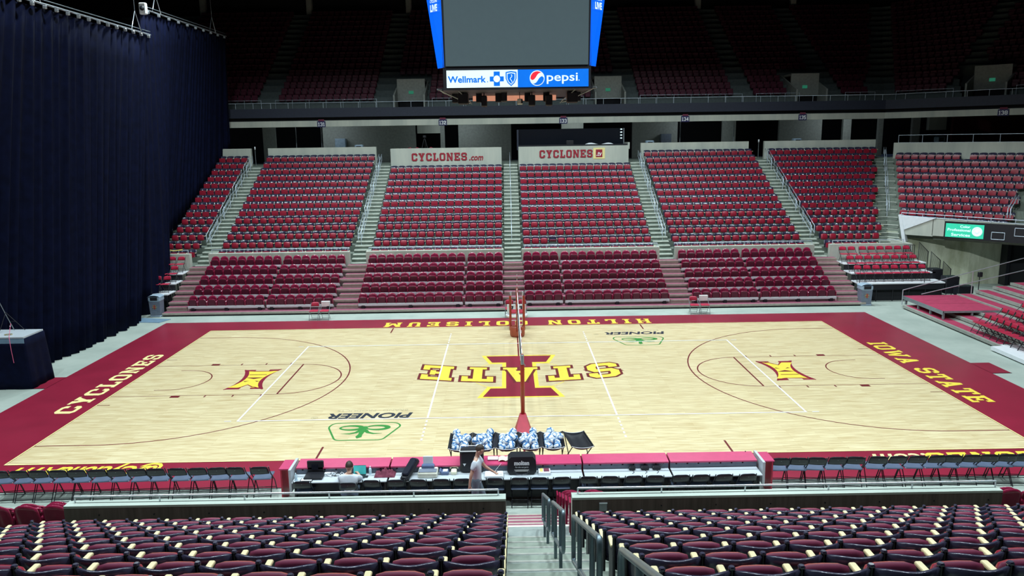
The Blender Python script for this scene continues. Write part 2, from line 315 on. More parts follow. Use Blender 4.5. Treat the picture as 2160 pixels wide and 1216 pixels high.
# corner tiers (rotated 45 degrees)
U7 = Vector((math.cos(R(45)), -math.sin(R(45)), 0)); N7 = Vector((math.sin(R(45)), math.cos(R(45)), 0))
def P7(Y, L, dn=0.): 
    xb = 21.95+.414*(Y-17.2); return Vector((xb, Y, 0))+U7*L+N7*dn
t = MB()
for j in range(3, 14):
    y0 = rowY(j)-.576; a, b, c, d = P7(y0, 0), P7(y0, 16), P7(y0, 16)+N7*.81, P7(y0+.796, 0)
    t.prism([(v.x, v.y) for v in (a, b, c, d)], pz(3)-.45 if j < 6 else 2.9, pz(j), 'concrete_step')
a, b = P7(rowY(13)+.22, 0), P7(rowY(13)+.22, 16); t.prism([(v.x, v.y) for v in (a, b, b+N7*9, a+N7*9)], 5, 7.05, 'concrete_step')
struct(t.build('wall_stand_corner'), 'stepped concrete tiers of the angled corner stand')

# aisle steps: half-rise treads with pale nosings
def aisle_steps(name, x0f, x1f, ya, n, za, dz, dy, label, m='concrete_step', yflip=1):
    s = MB()
    for i in range(n):
        y = ya+i*dy*yflip; z = za+i*dz; X0, X1 = x0f(y), x1f(y)
        s.box(X0, X1, min(y, y+dy*yflip*1.02), max(y, y+dy*yflip*1.02), z-dz-.12, z, m)
        s.box(X0+.01, X1-.01, y-.02 if yflip > 0 else y-.06, y+.09 if yflip > 0 else y+.02, z-.055, z+.006, 'nosing')
    return struct(s.build(name), label)
AISLES = [(-18.0, -17.0), (-9.25, -8.25), (-.56, .4), (8.1, 9.05), (16.75, 17.7)]
for k, (a, b) in enumerate(AISLES):
    n = 27 if k in (0, 4) else 27
    aisle_steps('trim_%d' % (k+1), lambda y: a, lambda y: b, 15.5, n, 1.72+.195, .195, .398, 'concrete aisle steps with pale edges, %s far aisle from left' % ORD[k])
# bisector aisle
s = MB()
for i in range(27):
    y = 15.9+i*.398; z = 1.92+i*.195; xb = 21.95+.414*(y-17.2)
    A = Vector((xb-.56, y, 0)); B = Vector((xb+.02, y, 0)); Cc = Vector((xb, y, 0))+U7*.62; 
    quad = [A, B+Vector((.0, 0, 0)), Cc, Cc+Vector((.165, .398, 0)), A+Vector((.165, .398, 0))]
    s.prism([(v.x, v.y) for v in quad], z-.4, z, 'concrete_step')
    s.prism([(A.x, A.y-.02), (B.x, B.y-.02), (Cc.x, Cc.y-.02), (Cc.x, Cc.y+.05), (B.x, B.y+.05), (A.x, A.y+.05)], z-.03, z+.006, 'nosing')
struct(s.build('trim_6'), 'concrete aisle steps with pale edges beside the corner stand')

# low front wall with its rail, in the five bays
def front_rail(mb, x0, x1, y, z, h=.2, step=1.22, r=.018, m='metal_white'):
    mb.tube([(x0, y, z+h), (x1, y, z+h)], r, m, 6)
    n = max(1, round((x1-x0)/step))
    for i in range(n+1): x = x0+(x1-x0)*i/n; mb.tube([(x, y, z), (x, y, z+h)], r*.9, m, 6)
BAYS = [(-20.4, -18.1), (-17.05, -9.2), (-8.28, -.6), (.42, 8.12), (9.0, 16.8), (17.7, 21.95)]
BN = ['behind the curtain hem', 'leftmost full far bay', 'left-centre far bay', 'right-centre far bay', 'rightmost full far bay', 'bay beside the corner']
for k, (a, b) in enumerate(BAYS):
    w = MB(); w.box(a, b, 15.1, 15.42, 0, 2.62, 'concrete'); struct(w.build('wall_front_%s' % ['a', 'b', 'c', 'd', 'e', 'f'][k]), 'low pale concrete wall at the foot of the %s' % BN[k])
    r_ = MB(); front_rail(r_, a+.15, b-.1, 15.25, 2.62); tag(r_.build('guard_rail'), 'white metal rail on the low wall, %s' % BN[k], 'railing')
# rear walls above the seats
rw = MB()
for a, b in ((-20.9, -18.13), (-16.95, -9.42), (9.05, 16.6), (17.7, 25.5)): rw.box(a, b, 27.2, 27.45, 7.05, 8.28, 'concrete')
struct(rw.build('wall_rear'), 'low pale concrete parapets behind the top seat rows')
CW = {}
for k, (a, b) in enumerate(((-8.2, -.68), (.48, 7.95))):
    w = MB(); w.box(a, b, 25.6, 25.85, 6.3, 8.15, 'concrete'); w.box(a, b, 25.85, 27.4, 6.5, 7.9, 'concrete')
    o = struct(w.build('wall_camera_deck_%s' % 'ab'[k]), ['tall pale concrete parapet carrying the lettering ending .com', 'tall pale concrete parapet carrying the lettering with a tv badge'][k]); CW[k] = o
w = MB(); a, b = P7(rowY(12)+.5, .6), P7(rowY(12)+.5, 13)
w.prism([(v.x, v.y) for v in (a, b, b+N7*.25, a+N7*.25)], 6.4, 8.05, 'concrete'); struct(w.build('wall_rear_corner'), 'pale concrete parapet behind the corner seats')
rr = MB(); pa, pb = P7(rowY(12)+.6, .9), P7(rowY(12)+.6, 13)
rr.tube([pa+Vector((0, 0, 8.55)), pb+Vector((0, 0, 8.55))], .02, 'metal_white', 6); rr.tube([pa+Vector((0, 0, 8.05)), pb+Vector((0, 0, 8.05))], .015, 'metal_white', 6)
for i in range(9): p = pa.lerp(pb, i/8); rr.tube([p+Vector((0, 0, 8.0)), p+Vector((0, 0, 8.55))], .018, 'metal_white', 6)
tag(rr.build('guard_rail'), 'white metal rail on the parapet behind the corner seats', 'railing')

# lettering on the parapets
l = MB(); Tx = TM((-4.45, 25.595, 7.25), (PI/2, 0, 0)); block_text(l, 'CYCLONES', 3.75, .52, TM((-4.9, 25.58, 7.3), (PI/2, 0, 0)), 'sign_red', th=.012)
font_text(l, '.com', .42, TM((-2.4, 25.58, 7.3), (PI/2, 0, 0)), 'sign_red', width=.95, bold=.02, shear=.25, th=.012)
o = l.build('lettering', CW[0]); o['label'] = 'dark red block lettering reading CYCLONES.com'
l = MB(); block_text(l, 'CYCLONES', 3.6, .52, TM((3.7, 25.58, 7.38), (PI/2, 0, 0)), 'sign_red', th=.012)
l.prism(offs([(5.75, -.0), (6.3, -.0), (6.3, .5), (5.75, .5)], .12), 0, .01, 'court_cream', T=TM((-.08, 25.59, 7.39), (PI/2, 0, 0)))
l.rbox(5.72, 6.17, 25.57, 25.59, 7.38, 7.90, 'sign_red', .03)
font_text(l, '.tv', .34, TM((5.95, 25.565, 7.47), (PI/2, 0, 0)), 'court_white', width=.36, bold=.02, shear=.2)
o = l.build('lettering', CW[1]); o['label'] = 'dark red block lettering CYCLONES beside a square gold-edged tv badge'

# ------------------------------------------------------------------ corner vomitory wall, ribbon board
O7 = Vector((22.2, 17.75, 0))
def Q7(u, z, off=0.): v = O7+U7*u+N7*off; return Vector((v.x, v.y, z))
w = MB()
def slab7(poly, off0, off1, m):  # polygon in (u,z) extruded along N7
    n = len(poly); vs = [Q7(u, z, off0) for u, z in poly]+[Q7(u, z, off1) for u, z in poly]
    w.add(vs, [tuple(range(n)), tuple(range(2*n-1, n-1, -1))]+[(i, i+n, (i+1) % n+n, (i+1) % n) for i in range(n)], m)
slab7([(2.35, 2.9), (9.5, 2.9), (9.5, 3.75), (2.35, 3.85)], .02, .5, 'concrete')
slab7([(.62, 3.95), (2.5, 3.9), (.82, 3.12)], -.05, .3, 'white')  # lit concrete face, its brightness put into a white colour
slab7([(.82, 3.12), (2.4, 3.85), (2.4, 2.85), (.95, 2.85)], .02, .4, 'concrete')
# stringer wall of the aisle, lit concrete painted as plain white
vs = [Q7(.55, 4.0, -.05), Q7(.95, 2.45, -.05)]
w.add([Q7(.5, 4.0, -.08), Q7(.68, 4.0, -.08), Q7(1.02, 2.45, -.08), Q7(.84, 2.4, -.08), Q7(.5, 4.0, .3), Q7(.68, 4.0, .3), Q7(1.02, 2.45, .3), Q7(.84, 2.4, .3)],
      [(0, 3, 2, 1), (4, 5, 6, 7), (0, 1, 5, 4), (1, 2, 6, 5), (2, 3, 7, 6), (3, 0, 4, 7)], 'white')
w.box(22.0, 22.3, 15.1, 18.2, 0, 2.6, 'concrete')
struct(w.build('wall_corner'), 'pale angular concrete edge of the corner stand')
w = MB(); w.prism([(22.3, 18.0), (25.6, 16.6), (26.3, 16.3), (30.5, 16.3), (30.5, 17.2), (22.3, 18.8)], 0, 2.95, 'concrete_stained')
struct(w.build('wall_vomitory'), 'stained concrete wall under the corner stand')
w = MB(); w.box(30.4, 33, 5, 17, 0, 3.0, 'dark_void'); w.box(28.1, 28.3, 15.7, 16.3, 0, 3.0, 'black'); w.prism([(28.2, 16.25), (30.6, 12), (30.7, 16.25)], 0, 3., 'dark_void')
struct(w.build('wall_tunnel'), 'dark tunnel opening at the far right corner')
rb = thing('ribbon_board', 'black ribbon board with a green lit panel under the corner seats', 'ribbon board')
def slabB(name, u0, u1, z0, z1, off0, off1, m, par=rb):
    b_ = MB(); vs = [Q7(u, z, o) for o in (off0, off1) for u, z in ((u0, z0), (u1, z0), (u1, z1), (u0, z1))]
    b_.add(vs, [(0, 1, 2, 3), (7, 6, 5, 4), (0, 4, 5, 1), (1, 5, 6, 2), (2, 6, 7, 3), (3, 7, 4, 0)], m); return b_.build(name, par)
slabB('housing', 3.02, 9.4, 2.83, 3.78, -.15, .02, 'black')
pn = slabB('green_panel', 3.1, 5.0, 2.92, 3.68, -.17, -.15, 'led_green'); pn['label'] = 'green lit panel with white words and a round emblem'
TT = Matrix.Translation(O7+N7*-.185) @ Matrix(((U7.x, 0, -N7.x, 0), (U7.y, 0, -N7.y, 0), (0, 1, 0, 0), (0, 0, 0, 1)))
l = MB(); font_text(l, 'Color', .14, TT @ TM((4.08, 3.47, 0)), 'led_white', width=.5, bold=.02)
font_text(l, 'Professional', .15, TT @ TM((3.78, 3.27, 0)), 'led_white', width=1.15, bold=.02)
font_text(l, 'Services', .16, TT @ TM((3.88, 3.0, 0)), 'led_white', width=.95, bold=.02)
l.lathe([(.0, 0), (.26, 0), (.26, .01), (.19, .012), (.19, .0), (.12, .0), (.12, .013), (0, .013)], 'led_white', 20, T=TT @ TM((4.68, 3.3, 0)))
l.build('sign_text', pn)
for (u0, u1, z0, z1) in ((5.38, 6.0, 2.95, 3.33), (6.45, 7.2, 3.2, 3.62)):
    f = MB()
    for a in ((u0, z0, u1, z0), (u1, z0, u1, z1), (u1, z1, u0, z1), (u0, z1, u0, z0)): f.tube([Q7(a[0], a[1], -.17), Q7(a[2], a[3], -.17)], .02, 'metal_white', 6)
    f.build('window_frame', rb)
rl = MB(); rl.tube([Q7(.65, 4.12, .0), Q7(9.5, 4.0, .0)], .025, 'metal_white', 6); rl.tube([Q7(.65, 3.95, .0), Q7(9.5, 3.8, .0)], .02, 'metal_white', 6)
for i in range(8): u = .65+i*1.15; rl.tube([Q7(u, 3.8, .0), Q7(u, 4.1, .0)], .018, 'metal_white', 6)
tag(rl.build('guard_rail'), 'white metal rail along the front of the corner seats', 'railing')

# ------------------------------------------------------------------ balcony and upper deck
XC = lambda y: 27.7+.414*(y-31)
def ring(mb, y0, y1, z0, z1, m, L=14, xl=-34):
    a0 = Vector((XC(y0), y0)); a1 = Vector((XC(y1), y1)); u = Vector((U7.x, U7.y))
    mb.prism([(xl, y0), (a0.x, y0), (a0+u*L).to_tuple(), (a1+u*L).to_tuple(), (a1.x, a1.y), (xl, y1)], z0, z1, m)
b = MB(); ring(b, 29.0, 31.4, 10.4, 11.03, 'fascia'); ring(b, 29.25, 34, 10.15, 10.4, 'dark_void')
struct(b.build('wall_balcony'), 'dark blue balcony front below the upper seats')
b = MB(); ring(b, 28.95, 29.25, 9.74, 10.16, 'concrete'); struct(b.build('trim_7'), 'long pale concrete beam under the balcony')
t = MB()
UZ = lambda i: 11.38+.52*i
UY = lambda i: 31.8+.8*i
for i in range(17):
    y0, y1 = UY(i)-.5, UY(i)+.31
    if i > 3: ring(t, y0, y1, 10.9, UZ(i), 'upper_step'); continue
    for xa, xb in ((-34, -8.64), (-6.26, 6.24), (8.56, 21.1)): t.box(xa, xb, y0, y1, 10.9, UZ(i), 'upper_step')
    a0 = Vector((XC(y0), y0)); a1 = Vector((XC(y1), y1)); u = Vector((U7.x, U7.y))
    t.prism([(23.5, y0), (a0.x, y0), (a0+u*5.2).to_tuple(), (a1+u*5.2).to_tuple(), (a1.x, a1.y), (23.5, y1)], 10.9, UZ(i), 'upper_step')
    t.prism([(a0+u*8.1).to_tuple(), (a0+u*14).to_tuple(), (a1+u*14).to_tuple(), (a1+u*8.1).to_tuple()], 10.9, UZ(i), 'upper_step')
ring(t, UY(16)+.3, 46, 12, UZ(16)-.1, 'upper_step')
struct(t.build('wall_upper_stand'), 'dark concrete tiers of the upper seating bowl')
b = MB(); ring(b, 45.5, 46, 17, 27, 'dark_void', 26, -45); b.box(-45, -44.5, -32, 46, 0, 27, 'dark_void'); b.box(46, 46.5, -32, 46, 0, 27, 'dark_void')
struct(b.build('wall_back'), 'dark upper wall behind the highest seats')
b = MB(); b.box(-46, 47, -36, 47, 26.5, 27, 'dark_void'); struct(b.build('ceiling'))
b = MB(); b.box(-46, 47, -36.5, -36, 0, 27, 'dark_void'); struct(b.build('wall_near'))
for k, x in enumerate((-27, -17.6, -8.8, 8, 16.9, 25.4)):
    p = MB(); p.rbox(x-.25, x+.25, 44.4, 44.9, 19.7, 26.5, 'wall_dim', .05); tag(p.build('concrete_pillar'), 'grey concrete pillar above the top row of upper seats, %s from left' % ORD[k], 'pillar')
rl = MB()
rl.tube([(-30, 29.08, 11.42), (XC(29.08), 29.08, 11.42), (XC(29.08)+U7.x*13, 29.08+U7.y*13, 11.42)], .02, 'metal_white', 6)
x = -29.6
while x < 26.8: rl.tube([(x, 29.08, 11.0), (x, 29.08, 11.42)], .016, 'metal_white', 5); x += 1.25
for i in range(1, 10): L = i*1.3; rl.tube([(XC(29.08)+U7.x*L, 29.08+U7.y*L, 11.0), (XC(29.08)+U7.x*L, 29.08+U7.y*L, 11.42)], .016, 'metal_white', 5)
tag(rl.build('balcony_rail'), 'long thin white rail along the balcony edge', 'railing')
UR = [(-27, -18.35), (-17.3, -9.85), (-5.75, -.82), (.45, 5.4), (9.6, 17.15), (18.2, 21.4), (24.8, 27.0)]
for k, (a, c) in enumerate(UR):
    r_ = MB(); r_.tube([(a, 31.05, 11.02), (a, 31.05, 11.72), (c, 31.05, 11.72), (c, 31.05, 11.02)], .02, 'metal_white', 6)
    n = max(1, round((c-a)/1.25))
    for i in range(1, n): r_.tube([(a+(c-a)*i/n, 31.05, 11.02), (a+(c-a)*i/n, 31.05, 11.72)], .014, 'metal_white', 5)
    tag(r_.build('seat_row_rail'), 'white rail before the front row of upper seats, %s from left' % ORD[k], 'railing')
for k, (L0, L1) in enumerate(((.8, 4.6), (8.4, 12.5))):
    r_ = MB(); q = Vector((XC(31.05), 31.05, 0))
    r_.tube([q+U7*L0+Vector((0, 0, 11.02)), q+U7*L0+Vector((0, 0, 11.72)), q+U7*L1+Vector((0, 0, 11.72)), q+U7*L1+Vector((0, 0, 11.02))], .02, 'metal_white', 6)
    tag(r_.build('seat_row_rail'), 'white rail before the angled upper corner seats, %s of two' % ['left', 'right'][k], 'railing')
# vomitories in the upper deck
def vomit(T, w, k, lab):
    v = MB(); D = 3.4
    pass
    for sx in (-1, 1):
        x0 = sx*w/2; x1 = x0+sx*.12; q = [(x0, -.1, .95), (x1, -.1, .95), (x1, D, 2.2), (x0, D, 2.2), (x0, -.1, 0), (x1, -.1, 0), (x1, D, 0), (x0, D, 0)]
        v.add(q, [(0, 1, 2, 3), (0, 4, 5, 1), (1, 5, 6, 2), (3, 2, 6, 7), (0, 3, 7, 4)], 'wall_dim', T=T)
    v.box(-w/2, w/2, 1.4, 1.55, .55, 2.2, 'wall_dim', T=T); v.box(-w/2, w/2, 1.5, D, 2.05, 2.2, 'wall_dim', T=T)
    v.box(-w/2+.1, w/2, 1.56, 2, 0, .6, 'dark_void', T=T); v.box(-w/2, w/2, -.6, 1.4, -.1, .02, 'dark_void', T=T)
    o = tag(v.build('entry_portal'), 'grey concrete entry portal in the upper seats, %s' % lab, 'entry portal')
    e = MB(); e.box(-.18, .18, 1.36, 1.4, 1.1, 1.32, 'exit_green', T=T)
    ex = e.build('exit_sign'); tag(ex, 'small green exit sign in the upper portal, %s' % lab, 'exit sign')
vomit(TM((-7.45, 31.1, 11.03)), 2.1, 0, 'left of the scoreboard')
vomit(TM((7.4, 31.1, 11.03)), 2.05, 1, 'just right of the scoreboard')
vomit(TM((22.3, 31.1, 11.03)), 2.1, 2, 'third from left')
q = Vector((XC(31.05), 31.05, 11.03))+U7*6.6
vomit(Matrix.Translation(q) @ Matrix.Rotation(-R(45), 4, 'Z'), 2.3, 3, 'at the far right')

# ------------------------------------------------------------------ concourse
w = MB(); X = lambda u: (u-1090)*.0365-.1
w.box(-34, 40, 37.5, 37.8, 7, 10.4, 'dark_void')
for u0, u1, m in ((572, 598, 'wall_dim'), (698, 893, 'wall_dim'), (983, 1094, 'wall_dim'), (1350, 1445, 'wall_dim'), (1540, 1568, 'wall_dim'), (1660, 1750, 'wall_dim'), (1795, 1812, 'wall_dim'), (1870, 1880, 'wall_dim'), (1942, 1958, 'wall_dim')):
    w.box(X(u0), X(u1), 33, 33.3, 7, 10.2, m)
w.box(X(945), X(954), 33, 33.3, 7, 10.2, 'wall_dim'); w.box(X(897), X(945), 32.9, 33.3, 9.2, 10.2, 'concrete'); w.box(X(1200), X(1246), 32.9, 33.3, 9.4, 10.2, 'concrete')
w.box(X(1975), X(2012), 32.9, 33.3, 8.9, 10.2, 'concrete'); w.box(X(2012), 40, 32.0, 32.3, 7, 10.2, 'wall_red')
struct(w.build('wall_concourse'), 'dim concourse wall with dark openings under the balcony')
for k, u in enumerate((627, 682, 1461, 1578)):
    p = MB(); p.tube([(X(u)*.93, 30.5, 7), (X(u)*.93, 30.5, 10.2)], .03, 'metal_gray', 6); tag(p.build('thin_post'), 'thin metal post in the dark concourse, %s from left' % ORD[k], 'post')
def mini_bin(u, k):
    x = X(u)*.9; b = thing('concourse_bin', 'grey domed litter bin in the concourse, %s from left' % ORD[k], 'bin', (x, 29.6, 7.05))
    m1 = MB(); m1.rbox(-.26, .26, -.25, .25, 0, .95, 'bin_gray', .05); m1.build('body', b)
    m2 = MB(); m2.rbox(-.3, .3, -.28, .28, .95, 1.38, 'bin_lid', .08); m2.box(-.17, .17, -.3, -.27, 1.0, 1.28, 'black'); m2.build('lid', b)
for k, u in enumerate((757, 1400, 1727, 2045)): mini_bin(u, k)
for k, (u, m) in enumerate(((737, 'bin_lid'), (1418, 'bin_gray'))):
    b = MB(); b.rbox(X(u)-.4, X(u)+.4, 32.4, 32.9, 7.05, 8.9, m, .03); tag(b.build('pale_cabinet'), 'pale cabinet against the concourse wall, %s' % ['left of the scoreboard', 'right of the press box'][k], 'cabinet')
# press box on the tv parapet
pbx = thing('press_box', 'dark glazed press box above the parapet with the tv badge', 'press box')
b = MB(); b.box(.45, 7.95, 27.5, 27.6, 7.9, 9.32, 'glazing'); b.box(.45, 7.95, 27.6, 29.5, 9.2, 9.32, 'black'); b.build('glazing', pbx)
b = MB(); b.box(.5, 7.9, 25.9, 26.6, 8.05, 8.12, 'black'); b.box(.5, 7.9, 25.88, 25.92, 7.9, 8.25, 'black'); b.build('desk', pbx)
for x in (.4, 7.95): 
    b = MB(); b.box(x, x+.12, 25.9 if x > 1 else 27.3, 27.45, 7.9, 8.35 if x > 1 else 9.3, 'concrete' if x > 1 else 'fascia'); b.build('side_post', pbx)
b = MB(); b.tube([(7.75, 26.5, 8.2), (7.75, 26.5, 9.3)], .04, 'metal_gray', 6)
for z in (8.6, 8.8, 9.0, 9.2): b.box(7.5, 7.62, 26.4, 26.5, z, z+.07, 'led_white')
b.build('equipment_rack', pbx)
b = MB(); b.grid(lambda u, v: (5.0+2.0*u, 26.0+.5*v, 8.14+.16*math.sin(PI*v)*(.5+.5*math.sin(u*9))+.1*math.sin(PI*u)), 12, 6, 'white'); tag(b.build('white_cloth'), 'crumpled white cloth on the press box desk', 'cloth')
for k, (x, wd, m) in enumerate(((4.75, .35, 'white'), (2.2, .7, 'white'), (3.1, .5, 'ghost'), (4.0, .5, 'black'))):
    b = MB(); b.rbox(x-wd/2, x+wd/2, 26, 26.35, 8.12, 8.12+(.12 if k < 3 else .4), m, .02)
    tag(b.build('paper_stack' if k < 3 else 'monitor'), ['small white box left of the cloth on the press desk', 'white papers at the left of the press desk', 'grey papers near the middle of the press desk', 'black monitor on the press desk'][k], 'papers' if k < 3 else 'monitor')
b = MB(); 
for sx in (-1, 1): b.tube([(-5.95+sx*.25, 26.3, 7.9), (-5.95, 26.5, 8.9)], .02, 'black', 5)
b.tube([(-5.95, 27, 7.9), (-5.95, 26.5, 8.9)], .02, 'black', 5); b.rbox(-6.05, -5.85, 26.35, 26.65, 8.85, 9.0, 'black', .02)
tag(b.build('camera_tripod'), 'thin black tripod standing on the left camera deck', 'tripod')
for k, x in enumerate((-6.95, -6.45, -5.5)):
    b = MB(); b.tube([(x-.14, 26.2, 7.95), (x-.12, 26.2, 8.14), (x, 26.2, 8.2), (x+.12, 26.2, 8.14), (x+.14, 26.2, 7.95)], .02, 'chair_red', 6); b.box(x-.14, x+.14, 26.18, 26.22, 7.98, 8.12, 'chair_red')
    tag(b.build('red_chair_back'), 'top of a red folding chair behind the left parapet, %s' % ORD[k], 'chair')
# section number signs on the beam
for k, (n, u) in enumerate((('131', 690), ('132', 944), ('133', 1197), ('134', 1453), ('135', 1700))):
    x = (u-1090)*.0341+.12; s_ = thing('section_sign', 'small dark section number sign on the pale beam, %s from left' % ORD[k], 'sign', (x, 28.9, 9.7))
    b = MB(); b.box(-.29, .29, 0, .04, 0, .42, 'sign_navy'); b.build('plate', s_); b = MB(); b.box(-.2, .2, -.005, .04, .42, .55, 'jacket'); b.build('top_plate', s_)
    b = MB(); block_text(b, n, .46, .26, TM((0, -.008, .07), (PI/2, 0, 0)), 'court_white'); b.build('number', s_)
q = Vector((XC(28.95), 28.95, 9.7))+U7*7.4
s_ = thing('section_sign', 'small dark section number sign on the pale beam, above the corner seats', 'sign', q-N7*.06, -R(45))
b = MB(); b.box(-.32, .32, 0, .04, 0, .42, 'sign_navy'); b.build('plate', s_); b = MB(); b.box(-.22, .22, -.005, .04, .42, .55, 'jacket'); b.build('top_plate', s_)
b = MB(); block_text(b, '138', .5, .26, TM((0, -.008, .07), (PI/2, 0, 0)), 'court_white'); b.build('number', s_)
#MARK2
# ================================================================== STADIUM SEATS (fold-up)
def seat_back(mb, T=I4, lo=False, m='seat_shell'):
    def fn(u, v):
        s_ = 2*u-1; x = s_*.235; z = .38+v*(.42-.035*s_**4); y = -.075-.12*(1-s_*s_)-.07*v
        return (x, y, z), (0, 1, .0)
    mb.shell(fn, 4 if lo else 8, 2 if lo else 4, .028, m, T=T)
def seat_pan(mb, T=I4, lo=False):
    ns, npf = (2, 6) if lo else (7, 12); vs = []; secs = [(-.192, .42), (-.178, .82), (-.11, 1), (0, 1.04), (.11, 1), (.178, .82), (.192, .42)] if not lo else [(-.2, .8), (0, 1), (.2, .8)]
    for x, k in secs:
        for i in range(npf):
            a = 2*PI*i/npf; c_, s_ = math.cos(a), math.sin(a)
            yy = math.copysign(abs(c_)**.7, c_)*.055*k; zz = math.copysign(abs(s_)**.6, s_)*.165*(.25+.75*k)
            vs.append((x, .07+yy-zz*.22, .52+zz))
    fr, bk_ = [], []
    for j in range(len(secs)-1):
        for i in range(npf):
            q = (j*npf+i, j*npf+(i+1) % npf, (j+1)*npf+(i+1) % npf, (j+1)*npf+i)
            a = 2*PI*(i+.5)/npf; (fr if math.cos(a) > .25 else bk_).append(q)
    caps = [tuple(range(npf)), tuple(range((len(secs)-1)*npf, len(secs)*npf))[::-1]]
    mb.add(vs, fr, 'seat_red', True, T); mb.add(vs, bk_+caps, 'seat_maroon', True, T)
def seat_arm(mb, x=-.25, T=I4):
    mb.rbox(x-.028, x+.028, -.06, .155, .605, .635, 'arm_wood', .008, T=T)
def seat_frame(mb, x=-.25, T=I4):
    mb.rbox(x-.016, x+.016, -.15, .14, .0, .605, 'black', .01, T=T); mb.rbox(x-.016, x+.016, -.16, -.11, .55, .785, 'black', .012, T=T); mb.rbox(x-.024, x+.024, -.165, -.12, .765, .795, 'seat_shell', .01, T=T)
def mk(fn, name, *a):
    b = MB(); fn(b, *a); return b.mesh(name)
ME_BACK = mk(seat_back, 'backrest'); ME_PAN = mk(seat_pan, 'seat_cushion'); ME_ARM = mk(seat_arm, 'armrest'); ME_FR = mk(seat_frame, 'frame')
ME_ARMR = mk(seat_arm, 'armrest', .25); ME_FRR = mk(seat_frame, 'frame', .25)
ME_PAND = None
def place_seat(name, x, y, z, rz, label, group, last=False, jit=0.):
    s_ = thing(name, label, 'seat', (x, y, z), rz, group)
    part('backrest', ME_BACK, s_)
    c = part('seat_cushion', ME_PAN, s_)
    if jit: c.rotation_euler = (jit, 0, 0)
    part('armrest', ME_ARM, s_); part('frame', ME_FR, s_)
    if last: part('armrest', ME_ARMR, s_); part('frame', ME_FRR, s_)
    return s_
rnd = random.Random(3)
# near stand: nine rows in two blocks
NPZ = lambda i: 2.04+.349*i
NY = lambda i: -16.31-.796*i
t = MB()
for i in range(11): y1 = NY(i)+.50; t.box(-17, 17, y1-.80, y1, 0, NPZ(i), 'concrete_step')
struct(t.build('wall_stand_near'), 'stepped concrete tiers of the near stand')
s = MB()
for i in range(24):
    y = -15.45-.398*i; z = 1.86+.1745*i; s.box(-.46, .64, y-.40, y, z-.3, z+.0, 'concrete_tread')
    s.box(-.45, .63, y-.03, y+.012, z-.03, z+.004, 'riser_gray')
s.box(-.46, .64, -15.46, -14.86, 1.0, 1.74, 'concrete_tread'); s.box(-.46, .64, -14.88, -14.82, 1.62, 1.745, 'nosing')
struct(s.build('trim_8'), 'worn concrete steps of the near aisle')
for i in range(9):
    for blk in (0, 1):
        for c in range(15):
            x = (-.73-.5*c) if blk == 0 else (.92+.5*c); sg = 1 if blk else -1
            lab = 'dark-backed maroon seat, %s near block, %s row behind wall, %s from aisle' % ('right' if blk else 'left', ORD[i], ORD[c])
            s_ = place_seat('theater_seat', x, NY(i), NPZ(i), 0, lab, 'near stand seats', last=(c == 14 and blk == 1) or (c == 0 and blk == 0), jit=rnd.uniform(-.05, .03))
# far stand
FAR = []   # (x, row, section)
SX = [(-16.9, 'leftmost full'), (-8.15, 'left-centre'), (.5, 'right-centre'), (9.15, 'rightmost full')]
for j in range(14):
    for k, (x0, nm) in enumerate(SX):
        if j > 11 and k in (1, 2): continue
        for i in range(15): FAR.append((x0+.25+.5*i, j, nm, i))
    n = int((21.3+.414*.796*(j-1)-17.8)/.5+.35)
    for i in range(n): FAR.append((17.8+.25+.5*i, j, 'corner-side', i))
    for i in range(4): FAR.append((-18.15-.25-.5*i, j, 'curtain-side', i))
FAR.sort(key=lambda a: a[1])
stuff = MB()
def far_T(x, j): return TM((x, rowY(j)-.225, pz(j)), (0, 0, PI))
cnt = 0
for (x, j, nm, i) in FAR:
    if 1 <= j <= 4:
        lab = 'red seat with dark back, %s far section, %s row up, %s %s' % (nm, ORD[j], ORD[i], 'from right' if nm == 'curtain-side' else 'from left')
        s_ = thing('stadium_seat', lab, 'seat', (x, rowY(j)-.225, pz(j)), PI, 'far stand seats in rows two to five')
        part('backrest', ME_BACK, s_); part('armrest', ME_ARM, s_)
        cu = part('seat_cushion', ME_PAN, s_)
        if nm == 'right-centre' and j == 1 and i == 3: cu.rotation_euler = (-1.35, 0, 0); cu.location = (0, -.25, .5); cu['label'] = 'seat folded down'
        cnt += 1
    else:
        T = far_T(x, j); seat_back(stuff, T, True); seat_pan(stuff, T, True); stuff.rbox(-.275, -.225, -.02, .14, .605, .635, 'arm_wood', .01, T=T)
def T7(j, L):
    p = P7(rowY(j)-.2, L); return TM((p.x, p.y, pz(j)), (0, 0, PI-R(45)))
for j in range(3, 13):
    n = 11+int((j-4)*.66) if j > 3 else 10
    for i in range(n+1):
        if j == 12 and i == 8: continue
        T = T7(j, .95+.5*i); seat_back(stuff, T, True); seat_pan(stuff, T, True); stuff.rbox(-.275, -.225, -.02, .14, .605, .635, 'arm_wood', .01, T=T)
    for i in range(8):
        L = .95+.5*(n+1)+1.3+.5*i; T = T7(j, L); seat_back(stuff, T, True); seat_pan(stuff, T, True)
tag(stuff.build('stadium_seats'), 'remaining rows of red seats with dark backs across the far lower stand', 'seats', kind='stuff')
